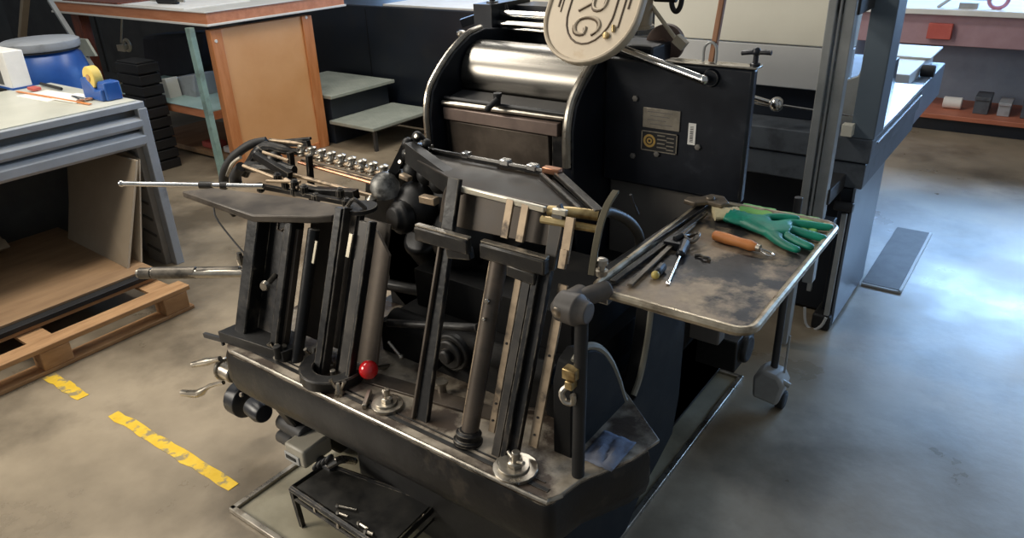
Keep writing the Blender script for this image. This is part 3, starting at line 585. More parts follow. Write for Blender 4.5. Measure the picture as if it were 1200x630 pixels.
# gripper head at left end of bar
mb = MB()
for px, py, r in ((470, 190, .02), (463, 200, .018), (458, 208, .016), (478, 180, .02), (500, 168, .014), (489, 160, .016), (478, 168, .018), (484, 200, .03), (500, 205, .03), (515, 215, .03)):
    c = P(px, py, y=1.49); mb.sphere(c, r, 12)
mb.bar(P(476, 170, y=1.49), P(455, 214, y=1.46), .02, .024).bar(P(480, 178, y=1.47), P(530, 215, y=1.40), .03, .06).path([P(482, 168, y=1.5), P(488, 156, y=1.5), P(497, 163, y=1.5), P(499, 172, y=1.5)], .006, 8)
pp('gripper_head', mb, 'cast')
for px, py in ((470, 190), (463, 200), (458, 208), (478, 180), (489, 160)):
    pp('gripper_screw', MB().hexa(P(px, py, y=1.473), .007, .008, (.1, -1, .5)), 'steel')
pp('gripper_pad', MB().bar(P(494, 232, y=1.34), P(512, 236, y=1.34), .024, .02), 'strip', .003)
pp('gripper_pad', MB().bar(P(470, 205, y=1.40), P(481, 210, y=1.40), .02, .014), 'strip', .003)
# hoop tube, lever and tray pivot
mb = MB().path([(-.86, 1.30, 1.042), (-.80, 1.31, 1.047), (-.745, 1.325, 1.045)], .0125, 12)
mb.path([(-.86, 1.27, 1.032), (-.80, 1.28, 1.03), (-.73, 1.30, 1.025)], .009, 10)
pp('brass_air_tube', mb, 'brass')
pp('hoop_hose', MB().path([(-.745, 1.325, 1.045), P(712, 248, y=1.40), P(734, 257, y=1.46), P(747, 272, y=1.49), P(750, 290, y=1.5), P(746, 315, y=1.5)], .0125, 12, smooth=4), mat('dark_tube', (58, 54, 48), (78, 72, 64), .45), 0, 'dark bent end of the tube')
pp('curved_blade_lever', MB().strip([P(722, 224, x=-.69), P(712, 240, x=-.69), P(704, 262, x=-.69), P(698, 290, x=-.69), P(693, 322, x=-.69)], .014, .008, (1, .2, 0)), mat('old_olive_steel', (96, 90, 74), (122, 114, 94), .4, metal=.5, scale=10), .001)
pp('thin_hook', MB().path([P(739, 228, x=-.64), P(742, 238, x=-.64), P(748, 251, x=-.64)], .003, 6), 'blackrub')
mb = MB(); c = P(705, 307, x=-.68); mb.lathe(c+V((0, 0, -.03)), (0, 0, 1), [(0, .012), (.012, .014), (.014, .008), (.024, .008), (.026, .014), (.036, .013), (.04, .006)], 12)
pp('thumb_screw', mb, 'steel')
post = pp('tray_post', MB().cyl((-.673, 1.125, .50), (-.673, 1.135, .945), .0145, 16), 'blackrub')
obj('post_clamp', MB().box(-.70, -.668, 1.10, 1.125, .765, .79).box(-.69, -.672, 1.095, 1.12, .745, .765), M['brass'], post, .002)
obj('clamp_loop', MB().path([V((-.69, 1.11, .745)), V((-.70, 1.10, .73)), V((-.692, 1.10, .71)), V((-.675, 1.105, .71)), V((-.675, 1.105, .73))], .007, 8), M['steel'], post)
mb = MB().lathe((-.72, 1.115, .93), (1, .0, 0), [(0, .02), (.008, .032), (.05, .034), (.06, .026), (.075, .022)], 22).lathe((-.70, 1.09, .93), (0, 1, 0), [(0, .018), (.006, .024), (.05, .026), (.09, .022)], 20)
mb.cyl((-.70, 1.14, .93), (-.66, 1.22, .935), .02)
pp('tray_pivot', mb, mat('grey_cast', (70, 66, 62), (96, 90, 84), .45, .6, scale=14), .002, 'grey cast pivot boss')
pp('pivot_bolt', MB().hexa((-.70, 1.092, .93), .013, .010, (0, -1, 0)), 'steel')
tx0, tx1, ty0, ty1, tz = -.70, -.358, 1.215, 1.835, .925
def rrect(x0, x1, y0, y1, r, z, n=6):
    p = []
    for cx, cy, a in ((x1-r, y0+r, -90), (x1-r, y1-r, 0), (x0+r, y1-r, 90), (x0+r, y0+r, 180)):
        p += [V((cx+r*math.cos(math.radians(a+90*i/n)), cy+r*math.sin(math.radians(a+90*i/n)), z)) for i in range(n+1)]
    return p
tr = pp('side_tray', MB().prism(rrect(tx0, tx1, ty0, ty1, .035, tz-.012), (0, 0, .006)), 'traybed', 0, 'stained brown tray bed')
obj('tray_rim', MB().path(rrect(tx0, tx1, ty0, ty1, .035, tz), .0095, 10, closed=True, smooth=1), mat('worn_tray_rim', (168, 156, 134), (198, 186, 164), .25, .4, metal=.75, scale=18, c3=(98, 86, 70), s3=14), tr)
obj('rim_collar', MB().cyl((-.668, 1.215, tz), (-.655, 1.215, tz), .0125, 14), M['dark'], tr)
obj('tray_bracket', MB().bar((-.68, 1.3, tz-.025), (-.40, 1.3, tz-.02), .02, .02).bar((-.68, 1.7, tz-.025), (-.40, 1.7, tz-.02), .02, .02).bar((-.69, 1.25, tz-.03), (-.69, 1.78, tz-.03), .025, .035), M['paint'], tr)
# small bolt on post in the frame
pp('frame_stud', MB().cyl((-.745, 1.29, .49), (-.745, 1.30, .57), .004).sphere((-.745, 1.30, .573), .008), 'steel')
pp('frame_rod', MB().cyl((-.735, 1.25, .50), (-.735, 1.30, .62), .005), 'paint')

# --- below apron
mb = MB(); c = P(357, 530, y=1.06)
mb.box(c.x-.055, c.x+.035, 1.03, 1.14, c.z-.03, c.z+.035)
mo = pp('switch_box', mb, mat('beige_grey_switch_box', (150, 144, 130), (166, 160, 146), .45), .008, 'small grey switch box')
obj('box_front', MB().box(c.x-.055, c.x+.012, 1.026, 1.031, c.z-.026, c.z+.006), M['block'], mo, .002)
obj('box_label', MB().box(c.x-.046, c.x-.002, 1.024, 1.027, c.z-.014, c.z-.002), M['ink'], mo)
mb = MB().cyl(P(375, 540, y=1.08), P(392, 548, y=1.08), .018).cyl(P(330, 510, y=1.10), P(345, 518, y=1.08), .022)
for i in range(4): mb.lathe(P(372+i*5, 547-i*3, y=1.03), (-.5, 0, .2), [(0, .014), (.004, .016), (.008, .014)], 12)
mb.cyl(P(332, 492, y=1.12), P(360, 510, y=1.1), .03)
pp('cable_gland', mb, 'dark')
pp('conduit', MB().path([P(385, 545, y=1.04), P(400, 538, y=1.07), P(415, 540, y=1.15)], .012, 10), 'steel')
mb = MB()
for x in (-1.32, -1.15, -.95): mb.box(x-.05, x+.05, 1.18, 1.35, .02, .35)
mb.cyl((-1.6, 1.2, .28), (-.8, 1.2, .26), .03).cyl((-1.05, 1.15, .02), (-1.05, 1.15, .34), .03)
pp('lower_linkage', mb, 'cast', .01)
for q in ((505, 537), (500, 602)):
    pp('lower_bolt', MB().hexa(P(*q, y=1.12), .01, .012, (0, -1, .2)), 'steel')

# ================================================================== FOOT PLATFORM
t = thing('foot_platform', 'low black metal foot platform with greasy bits, in front of the press under its apron', 'foot platform', (-1.35, 1.0, .006))
z = .15; q = [P(342, 572, z=z), P(382, 545, z=z), P(512, 592, z=z), P(455, 648, z=z)]
obj('platform_frame', MB().path(q, .011, 8, closed=True, smooth=0).path([p-V((0, 0, .035)) for p in q], .006, 8, closed=True, smooth=0), M['paint'], t)
cq = sum(q, V())/4
obj('platform_plate', MB().prism([p+(cq-p)*.06 for p in q], (0, 0, .006)), mat('greasy_black_plate', (30, 30, 30), (56, 54, 50), .3, .5, scale=12), t)
for p in q: obj('leg', MB().bar(V((p.x, p.y, .006))+(cq-p)*.05*V((1, 1, 0)), p, .014, .014), M['paint'], t)
for i in range(3):
    p = q[0].lerp(q[3], .25+.25*i); obj('frame_upright', MB().bar(p, p-V((0, 0, .035)), .008, .008), M['steel'], t)
sm = []
for i, (p0, p1, r) in enumerate((((394, 592), (418, 597), .006), ((395, 600), (408, 605), .007), ((420, 612), (432, 620), .008), ((428, 622), (438, 626), .010))):
    a, b = P(*p0, z=.164), P(*p1, z=.164)
    o = obj('loose_bolt', MB().cyl(a, b, r*.6).hexa(a, r, .008, b-a), M['steel']); tag(o, ('long bright bolt lying furthest back on the black foot platform', 'short bolt lying just in front of the long bright one on the foot platform', 'stubby bolt lying mid-way along the foot platform edge', 'thickest stubby bolt nearest the photo bottom on the foot platform')[i], 'bolt', 'loose bolts on the foot platform')

# ================================================================== TOOLS ON TRAY
tzs = tz-.006
def lay(px, py, h=0): return P(px, py, z=tzs+h)
# spatula tongs: long bars bundle
bars = [((706, 320), (826, 240), .022, .009, 'paint', 'widest dark flat steel bar along the left edge of the tray'),
        ((718, 330), (824, 252), .014, .008, 'paint', 'thin greasy steel bar beside the widest bar in the tray'),
        ((738, 334), (812, 264), .012, .007, 'bits', 'shortest thin steel bar, third from the left edge of the tray')]
for i, (a, b, w, h, mm, lb) in enumerate(bars):
    o = obj('steel_bar', MB().bar(lay(*a, .004+h/2), lay(*b, .006+h/2), w, h).bar(lay(*b, .006+h/2), lay(*b, .006+h/2)+(lay(*b, 0)-lay(*a, 0)).normalized()*.02, w*.6, h), M[mm], None, .001)
    tag(o, lb, 'steel bar', 'steel bars in the side tray')
c = lay(832, 238, .022)
o = obj('clamp_key', MB().prism([c+V(p)*1.15 for p in ((-.05, -.035, 0), (-.02, -.04, 0), (.0, -.015, 0), (.035, -.02, 0), (.045, .0, 0), (.02, .035, 0), (-.012, .035, 0), (-.025, .005, 0), (-.05, -.01, 0))], (0, 0, .012)).lathe(c+V((0, .0, .01)), (0, 0, 1), [(0, .012), (.008, .012)], 12), mat('dusty_key_steel', (92, 82, 70), (122, 110, 94), .45, metal=.4, scale=20), None, .003)
tag(o, 'dusty brown forked metal key at the far left corner of the tray above the gloves', 'key')
# wooden handled tool
a, b = lay(836, 275, .014), lay(888, 290, .014); d = (b-a).normalized(); l = (b-a).length
t = thing('wooden_handled_tool', 'small tool with an orange wooden handle lying on the tray below the gloves', 'hand tool', a-V((0, 0, .014)))
obj('handle', MB().lathe(a, d, [(0, .008), (.004, .012), (l*.3, .0135), (l*.6, .0115), (l*.85, .013), (l*.97, .009), (l, .006)], 18), M['wood'], t)
obj('ferrule', MB().lathe(b-d*.006, d, [(0, .0085), (.012, .0085), (.013, .005)], 14), M['steel'], t)
obj('ring_tip', MB().path([b+d*.006, b+d*.014+V((0, .006, -.004)), b+d*.03+V((0, .008, -.006)), b+d*.042+V((0, 0, -.008)), b+d*.03+V((0, -.008, -.008)), b+d*.014+V((0, -.005, -.004))], .0022, 6, closed=True), M['chrome'], t)
# screwdriver
a, b = lay(783, 331, .004), lay(797, 299, .012); d = (b-a).normalized()
t = thing('screwdriver', 'screwdriver with bright blade and black grip lying across the tray', 'screwdriver', a-V((0, 0, .004)))
obj('blade', MB().cyl(a, b, .0032).bar(a-d*.006, a+d*.004, .008, .002), M['chrome'], t)
obj('grip', MB().lathe(b-d*.002, d, [(0, .006), (.006, .011), (.03, .010), (.06, .0125), (.075, .011), (.08, .006)], 10), M['grip'], t)
a, b = lay(768, 322, .010), lay(786, 300, .012); d = (b-a).normalized()
t = thing('amber_tipped_tool', 'dark stubby tool with a pale amber end cap left of the screwdriver', 'hand tool', a-V((0, 0, .01)))
obj('end_cap', MB().sphere(a, .0095, 14), M['yplastic'], t)
obj('grip', MB().lathe(a+d*.004, d, [(0, .009), (.004, .0115), (.02, .0105), (.04, .011), (.046, .006)], 10), M['grip'], t)
mb = MB(); c = lay(806, 278, .014)
for i in range(3): mb.path([c+V((.014*math.cos(q)+.008*i, .024*math.sin(q)-.006*i, -.006+.008*i+.004*math.sin(q*2))) for q in [2*math.pi*k/10 for k in range(10)]], .0035, 6, closed=True)
tag(obj('wire_coil', mb, M['bits']), 'small greasy coil of wire beside the wooden-handled tool', 'wire coil')
mb = MB(); c = lay(822, 301, .006); mb.path([c+V((-.018, .004, -.002)), c+V((-.006, .008, .0)), c+V((.006, -.002, .002)), c+V((.016, .006, -.002)), c+V((.02, -.004, -.002))], .004, 6)
tag(obj('metal_hook', mb, M['bits']), 'small black bent hook lying alone mid-tray', 'hook')
tag(obj('greasy_block', MB().box(c.x-.10, c.x-.055, c.y+.01, c.y+.05, tzs+.001, tzs+.02).cyl(c+V((-.08, .03, .014)), c+V((-.07, .05, .02)), .009), M['grip'], None, .004), 'dark greasy lump of tool parts behind the screwdriver grip', 'tool part')
# --- gloves
def glove(name, palm, fingers, thick, z0, material, cuff=None, cuffmat=None, label='', sub=None):
    t = thing(name, label, 'glove', V((palm[0].x, palm[0].y, tzs)))
    me = bpy.data.meshes.new('hand')
    vs = []; es = []; rad = []
    w = wloc(t)
    def addv(p, r): vs.append(p-w); rad.append(r); return len(vs)-1
    root = addv(palm[0], palm[3]); m1 = addv(palm[1], palm[4]); m2 = addv(palm[2], palm[5]); es += [(root, m1), (m1, m2)]
    for f in fingers:
        pr = m2 if f[0] else m1
        for p, r in f[1]:
            k = addv(p, r); es.append((pr, k)); pr = k
    me.from_pydata(vs, es, [])
    o = bpy.data.objects.new('hand', me); COL.objects.link(o); o.parent = t; me.materials.append(material)
    sk = o.modifiers.new('skin', 'SKIN'); 
    for i, r in enumerate(rad): me.skin_vertices[0].data[i].radius = r
    me.skin_vertices[0].data[0].use_root = True
    ss = o.modifiers.new('sub', 'SUBSURF'); ss.levels = ss.render_levels = 2; sk.use_smooth_shade = True
    if cuff: obj('cuff', cuff, cuffmat, t, .002)
    return t
def g(px, py, h): return lay(px, py, h)
def cuffmesh(a, b, w0, w1, h):
    # flattened, slightly rumpled open sleeve between a and b
    d = (b-a).normalized(); s = V((-d.y, d.x, 0)).normalized(); n = 18; m = 7; vs = []; fs = []
    for j in range(m):
        c = a.lerp(b, j/(m-1)); w = w0+(w1-w0)*j/(m-1)
        for k in range(n):
            q = 2*math.pi*k/n; vs.append(c+s*math.cos(q)*w*(1+.05*math.sin(5*j+k))+V((0, 0, math.sin(q)*h*(1+.25*math.sin(3*k+2*j)))))
    for j in range(m-1):
        for k in range(n): fs.append((j*n+k, j*n+(k+1) % n, (j+1)*n+(k+1) % n, (j+1)*n+k))
    fs += [tuple(reversed(range(n))), tuple(range((m-1)*n, m*n))]
    return MB().add(vs, fs)
R2 = lambda a, b=None: (a, b or a*.55)
# top green glove, fingers pointing right
glove('rubber_glove', (g(868, 255, .014), g(888, 264, .016), g(908, 269, .016), (.034, .014), (.040, .016), (.040, .015)),
      [(1, [(g(926, 261, .016), (.014, .012)), (g(950, 264, .014), (.013, .011)), (g(978, 267, .013), (.011, .009))]),
       (1, [(g(926, 269, .016), (.014, .012)), (g(948, 275, .014), (.013, .011)), (g(970, 280, .012), (.011, .009))]),
       (1, [(g(920, 276, .015), (.014, .012)), (g(936, 284, .013), (.013, .011)), (g(954, 291, .012), (.011, .009))]),
       (1, [(g(910, 281, .014), (.013, .011)), (g(922, 288, .012), (.012, .010)), (g(938, 294, .011), (.009, .008))]),
       (0, [(g(900, 254, .022), (.012, .010)), (g(920, 254, .024), (.011, .010)), (g(938, 257, .022), (.010, .009))])],
      0, 0, M['glove'], cuffmesh(g(880, 259, .015), g(854, 252, .018), .038, .036, .012), M['glove'], 'dark green rubber glove lying on top, fingers hanging toward the tray rim')
glove('rubber_glove', (g(905, 250, .005), g(920, 253, .005), g(938, 257, .005), R2(.030, .006), R2(.032, .006), R2(.03, .006)),
      [(1, [(g(950, 256, .006), R2(.009, .006)), (g(962, 258, .006), R2(.008, .006))]),
       (1, [(g(952, 262, .006), R2(.009, .006)), (g(966, 265, .006), R2(.008, .006))]),
       (1, [(g(948, 268, .006), R2(.009, .006)), (g(958, 272, .006), R2(.008, .006))]),
       (1, [(g(942, 272, .006), R2(.008, .006)), (g(950, 277, .006), R2(.007, .006))]),
       (0, [(g(918, 262, .006), R2(.009, .006)), (g(930, 268, .006), R2(.008, .006))])],
      0, 0, M['glovelight'], cuffmesh(g(906, 250, .006), g(868, 243, .007), .030, .032, .006), M['glovelight'], 'lighter green glove lying underneath, showing along the back of the pair')
tag(obj('work_cloth', cuffmesh(g(866, 250, .012), g(836, 250, .012), .032, .040, .012), M['cloth']), 'crumpled cream cloth tucked behind the green gloves in the tray', 'cloth')
# rags by the deck corner
def rag(name, c, w, h, m, label, sd):
    random.seed(sd); n = 12; vs = []; fs = []
    for i in range(n):
        for j in range(n):
            u, v = i/(n-1)-.5, j/(n-1)-.5
            vs.append(V(c)+V((u*w, v*h, .004+.012*abs(math.sin(7*u+3*v+sd))*(1-abs(2*u)**2)*(1-abs(2*v)**2)+random.uniform(0, .004))))
    for i in range(n-1):
        for j in range(n-1): fs.append((i*n+j, (i+1)*n+j, (i+1)*n+j+1, i*n+j+1))
    o = obj(name, MB().add(vs, fs), m); s = o.modifiers.new('thickness', 'SOLIDIFY'); s.thickness = .002
    return tag(o, label, 'rag')
rag('rag', (-.655, 1.23, .500), .085, .12, M['rag'], 'grey-blue rag on the right corner of the press deck behind the tray post', 3)

# ================================================================== GREY MACHINE (right)
t = thing('flatbed_machine', 'large grey machine with two wide bands, pale guard and tall rails behind the press', 'machine', (-.9, 3.6, 0))
def mm(name, mb, m, bevel=0, label=None, parent=None): return obj(name, mb, M[m], parent or t, bevel, label)
mm('base_cabinet', MB().box(-2.2, -.61, 3.12, 3.53, .01, .62).box(-.60, -.55, 3.02, 3.53, .01, .62), 'blackbody', .004)
mm('side_panel', MB().box(-.552, -.542, 3.0, 3.54, .02, .63), 'mblue', .002, 'pale blue-grey side panel')
mm('front_band', MB().box(-2.2, -.515, 3.0, 4.02, .733, .828), 'mgrey', .005)
mm('front_band', MB().box(-2.2, -.525, 3.01, 4.02, .625, .727), 'mgrey', .005)
mm('rear_leg', MB().box(-.9, -.62, 3.9, 4.0, 0, .62), 'blackbody', .004)
mm('bed_top', MB().box(-.66, -.513, 3.13, 4.03, .828, .842), 'mtop', .003)
mm('bed_seam', MB().box(-.516, -.511, 3.1, 4.02, .790, .796), 'mtop')
mm('dark_recess', MB().box(-2.2, -.62, 3.18, 3.9, .828, .985), 'blackbody', .003)
mm('lower_guard_panel', MB().box(-2.2, -.67, 3.12, 3.2, .965, 1.13), 'mlight', .004)
mm('upper_guard_panel', MB().prism([(-2.2, 3.12, 1.134), (-2.2, 3.20, 1.75), (-2.2, 3.3, 1.75), (-2.2, 3.2, 1.134)], (1.53, 0, 0)), 'mbeige', .004)
mm('corner_column', MB().box(-.600, -.512, 3.0, 3.16, .828, 1.9), 'mcol', .004)
mm('column_bracket', MB().prism([(-.67, 3.05, .86), (-.605, 3.05, .86), (-.60, 3.05, 1.12), (-.615, 3.05, 1.05), (-.655, 3.05, 1.03), (-.66, 3.05, 1.4), (-.68, 3.05, 1.4)], (0, .05, 0)), 'mrail', .003)
mm('guide_rail', MB().box(-.683, -.655, 2.74, 2.79, .012, 1.9), 'mrail', .003, 'pale upright rail')
mm('guide_rail', MB().box(-.648, -.640, 2.75, 2.79, .5, 1.9).box(-.636, -.598, 2.76, 2.81, .30, 1.9), 'mrail', .003)
mm('rail_bracket', MB().box(-.69, -.59, 2.79, 3.02, .62, .68), 'dark', .003); mm('rail_bracket', MB().box(-.69, -.59, 2.79, 3.02, 1.3, 1.36), 'dark', .003); mm('rail_foot', MB().box(-.70, -.56, 2.78, 2.83, .535, .565), 'dark', .003)
mm('tan_block', MB().box(-.625, -.585, 2.96, 3.0, .84, .885), 'mbeige', .002, 'small tan block on the band')
mb = MB().cyl(P(862, 108, y=3.0), P(905, 121, y=3.0), .011).cyl(P(862, 116, y=3.0), P(905, 124, y=3.0), .006).cyl(P(915, 123, y=3.02), P(1000, 136, y=3.02), .004); mb.sphere(P(910, 122, y=3.0), .03, 16)
mm('chrome_spindle', mb, 'chrome')
mm('front_strut', MB().bar(P(990, 250, y=2.98), P(968, 372, y=2.98), .02, .02).bar(P(963, 250, y=3.0), P(948, 340, y=3.0), .018, .02), 'mrail', .002)
mm('cable_loop', MB().path([P(943, 360, y=2.96), P(944, 378, y=2.96), P(952, 386, y=2.96), P(962, 382, y=2.96), P(968, 372, y=2.96)], .006, 8), 'mlight')
mm('machine_foot', MB().box(-.62, -.545, 2.96, 3.1, 0.0, .07), 'blackrub', .01)
mb = MB().cyl(P(978, 240, y=2.98), P(1000, 244, y=2.98), .02); mm('foot_roller', mb, 'dark')
# sheet and roll at machine's far end
tag(obj('sheet_stack', MB().box(-.86, -.60, 4.15, 4.85, .8005, .86).box(-.88, -.58, 4.6, 5.0, .861, .872), M['mlight'], None, .003), 'pale stack of sheets just beyond the grey machine bed', 'paper stack')
tag(obj('black_roll', MB().cyl((-.595, 4.45, .832), (-.53, 4.45, .832), .031, 24), M['blackrub']), 'small black roll at the far end of the grey machine bed', 'roll')
mm('far_bed', MB().box(-1.2, -.54, 4.03, 4.9, .62, .80), 'mblue', .005)

t = thing('floor_mat', 'dark rectangular floor mat with pale edge beside the grey machine', 'mat', (-.47, 3.9, 0))
obj('mat_pad', MB().box(-.535, -.375, 3.50, 4.30, .001, .012), M['rmat'], t, .002)
obj('mat_border', MB().box(-.376, -.362, 3.49, 4.31, .001, .010).box(-.535, -.362, 3.488, 3.502, .001, .010), M['mlight'], t)

# pale block on a rod at the tray's foot
t = thing('foot_weight', 'pale grey block on a thin upright rod standing on the floor below the tray', 'weight', (-.57, 2.33, 0))
obj('block', MB().prism([(-.635, 2.27, .045), (-.545, 2.27, .035), (-.53, 2.27, .12), (-.55, 2.27, .155), (-.61, 2.27, .165), (-.64, 2.27, .13)], (0, .09, 0)), M['block'], t, .012)
obj('caster', MB().lathe((-.545, 2.33, .035), (1, 0, 0), [(-.015, .03), (-.012, .035), (.012, .035), (.015, .03)], 18), M['blackrub'], t)
obj('rod', MB().cyl((-.585, 2.33, .13), (-.585, 2.33, .80), .013), M['dark'], t)
obj('thin_rod', MB().cyl((-.548, 2.33, .12), (-.548, 2.33, .30), .004).cyl((-.548, 2.30, .13), (-.515, 2.30, .12), .010), M['mrail'], t)

# ================================================================== wooden pole
t = thing('wooden_pole', 'reddish wooden pole standing upright on the top edge of the black press guard', 'pole', (-.8, 2.02, 1.258))
a, b = P(834, 72, y=2.02), P(848, -6, y=2.02); a.z = 1.258; d = (b-a)/(b-a).length
obj('shaft', MB().bar(a, b+d*.3, .016, .020), M['woodpole'], t, .003)
obj('hook_fitting', MB().path([a+V((-.02, -.012, .0)), a+V((-.018, -.014, .04)), a+V((0, -.016, .055)), a+V((.016, -.014, .04)), a+V((.016, -.012, 0))], .004, 8), M['mrail'], t)

# ================================================================== BIG DARK MACHINE BEHIND
t = thing('dark_machine', 'huge dark blue-black machine with pale paper on top at the back behind the steps', 'machine', (-4, 4.8, 0))
obj('body', MB().box(-6.6, -2.3, 4.62, 5.8, 0, .975), M['blackbody'], t, .01)
obj('kick_plate', MB().box(-6.5, -2.4, 4.59, 4.62, 0, .12), M['blackrub'], t)
obj('panel_seam', MB().box(-4.9, -4.895, 4.615, 4.62, .15, .95).box(-3.4, -3.395, 4.615, 4.62, .15, .95), M['ink'], t)
tag(obj('paper_stack', MB().box(-4.7, -3.7, 4.64, 5.3, .976, .99), M['white']), 'flat white paper lying left on top of the dark machine', 'paper stack')
tag(obj('paper_stack', MB().box(-3.64, -2.95, 4.63, 5.3, .976, 1.0), M['white']), 'bright white paper pile on the dark machine, just above the press rollers', 'paper stack')
# steps
t = thing('metal_steps', 'two-tread grey metal steps in front of the dark machine right of the orange cabinet', 'steps', (-4.8, 4.2, 0))
def tread(x0, x1, z):
    o = obj('tread', MB().box(x0, x1, 3.84, 4.55, z-.028, z), M['step'], t, .005)
    s = MB(); k = 0
    x = x0+.03
    while x < x1-.02:
        y = 3.87+(.012 if k % 2 else 0)
        while y < 4.52: s.lathe((x, y, z), (0, 0, 1), [(0, .005), (.0015, .0035)], 6); y += .035
        x += .028; k += 1
    obj('tread_studs', s, M['step'], o)['kind'] = 'stuff'
tread(-5.4, -4.56, .40); tread(-4.62, -4.13, .20)
obj('riser_frame', MB().box(-5.35, -4.62, 3.88, 4.52, 0, .372), M['blackbody'], t, .005)
obj('tread_support', MB().bar((-4.18, 3.9, 0), (-4.18, 3.9, .172), .025, .025).bar((-4.18, 4.48, 0), (-4.18, 4.48, .172), .025, .025).bar((-4.60, 3.9, .162), (-4.16, 3.9, .162), .02, .02).bar((-4.6, 4.48, .162), (-4.16, 4.48, .162), .02, .02).bar((-4.18, 3.9, .162), (-4.18, 4.48, .162), .02, .02), M['dark'], t)

# ================================================================== ORANGE WORK TABLE
t = thing('work_table', 'long worktable with wood-edged white top, orange panelled end and green leg', 'table', (-5.7, 3.5, 0))
obj('table_top', MB().box(-6.75, -4.60, 2.93, 4.15, 1.03, 1.045), M['laminate'], t, .003)
obj('top_edge', MB().box(-6.74, -4.612, 2.94, 4.14, 1.045, 1.115), M['woodedge'], t, .002)
obj('top_surface', MB().box(-6.75, -4.605, 2.93, 4.15, 1.115, 1.122), M['laminate'], t, .001)
obj('end_panel', MB().box(-4.66, -4.645, 3.04, 3.74, .03, 1.0), M['orange'], t, .001)
obj('end_frame', MB().box(-4.66, -4.63, 2.96, 3.045, 0, 1.0).box(-4.66, -4.63, 3.73, 3.82, 0, 1.0).box(-4.66, -4.64, 3.04, 3.74, 0, .05), M['orangeframe'], t, .003)
obj('cabinet_body', MB().box(-4.70, -4.66, 2.97, 3.81, 0, 1.0), M['orangeframe'], t)
obj('screw_cap', MB().lathe((-4.63, 2.99, .93), (1, 0, 0), [(0, .012), (.004, .010)], 12).lathe((-4.63, 3.77, .99), (1, 0, 0), [(0, .012), (.004, .010)], 12), M['laminate'], t)
obj('green_leg', MB().bar((-4.67, 2.86, 0), (-4.70, 2.86, 1.03), .05, .04), M['green'], t, .003, 'pale green metal leg')
obj('leg', MB().bar(P(118, 112, y=3.02), P(92, 14, y=3.02), .13, .08), M['brownwood'], t, .004, 'dark brown wooden leg')
obj('lower_shelf', MB().box(-6.3, -4.72, 2.92, 3.7, .40, .46), M['woodedge'], t, .003)
obj('shelf_surface', MB().box(-6.3, -4.72, 2.915, 3.7, .46, .465), mat('pale_aqua_shelf', (166, 196, 192), (180, 208, 204), .4), t)
tag(obj('floor_board', MB().box(-6.1, -4.74, 3.1, 3.7, .02, .06), M['ply'], None, .003), 'wooden board lying low on the floor under the work table', 'board')
for i, (px, m_, lb) in enumerate(((205, 'redbox', 'small reddish scrap piece on the low board under the work table'), (218, 'white', 'small white scrap piece on the low board under the work table'))):
    c = V((-5.25+.28*i, 3.2, .0605)); tag(obj('scrap_piece', MB().box(c.x-.08, c.x+.08, c.y-.06, c.y+.06, .0605, .11), M[m_], None, .01), lb, 'scrap piece')
# things under and behind table
c = P(196, 72, y=3.55)
tag(obj('black_cover_bag', MB().prism([P(165, 42, y=3.5), P(236, 38, y=3.5), P(232, 76, y=3.5), P(222, 90, y=3.5), P(180, 92, y=3.5), P(168, 78, y=3.5)], (0, .25, 0)), mat('dark_violet_cloth', (38, 36, 44), (50, 48, 56), .7, scale=6), None, .03), 'dark cloth-covered bundle hanging under the work table top', 'bundle')
t2 = thing('black_crate_stack', 'column of ribbed black plastic crates standing on the floor before the work table', 'crates', (-5.37, 2.8, 0))
for k in range(10):
    obj('crate', MB().box(-5.52+.004*(k % 2), -5.22, 2.72, 2.88, k*.078+.001, k*.078+.066).box(-5.50, -5.24, 2.73, 2.87, k*.078+.066, k*.078+.0785), M['blackrub'], t2, .004)
tag(obj('white_block', MB().prism([P(181, 94, y=3.0), P(193, 92, y=3.0), P(201, 119, y=3.0), P(188, 119, y=3.0)], (0, .1, 0)), M['laminate'], None, .004), 'leaning white block on the lower shelf of the work table', 'block')
tag(obj('grey_bin', MB().prism([P(196, 92, y=3.12), P(226, 88, y=3.12), P(230, 118, y=3.12), P(204, 116, y=3.12)], (0, .25, 0)), M['cabgrey'], None, .008), 'light grey bin on the lower shelf next to the green leg', 'bin')
mb = MB().path([P(143, 20, y=3.3), P(142, 50, y=3.3)], .008, 8, smooth=0); c = P(149, 53, y=3.3)
mb.path([c+V((.045*math.cos(q), 0, .045*math.sin(q))) for q in [2*math.pi*k/14 for k in range(14)]], .013, 8, closed=True, smooth=2); mb.box(c.x-.12, c.x-.01, 3.27, 3.33, c.z-.05, c.z+.0)
tag(obj('cream_clamp', mb, M['badge']), 'cream screw clamp with round wheel hanging below the work table', 'clamp')
# backdrop cabinet left
t2 = thing('dark_cupboard', 'wide dark grey cupboard at the far left behind the work table', 'cupboard', (-9, 4.7, 0))
obj('cupboard_body', MB().box(-13, -6.7, 4.4, 5.4, 0, 1.9), mat('dark_cupboard_paint', (58, 60, 62), (70, 72, 72), .5, scale=1.5), t2, .01)
obj('cupboard_door', MB().box(-9.0, -6.9, 4.38, 4.4, .1, 1.8).box(-11.4, -9.1, 4.38, 4.4, .1, 1.8), M['dark'], t2, .004)
a, b = P(26, 44, y=3.6), P(30, -4, y=3.6)
tag(obj('wooden_batten', MB().bar(V((a.x, a.y, 0)), a, .07, .05).bar(a, b, .07, .05), M['card'], None, .004), 'tan upright wooden batten at the far left top behind the blue bin', 'batten')
a, b = P(58, 0, y=2.86), P(104, 72, y=2.70)
tag(obj('steel_rail', MB().bar(a, b, .035, .03).bar(b, b+(b-a)*.35, .035, .03), M['mrail'], None, .003), 'slanting steel rail running down past the left end of the work table', 'rail')
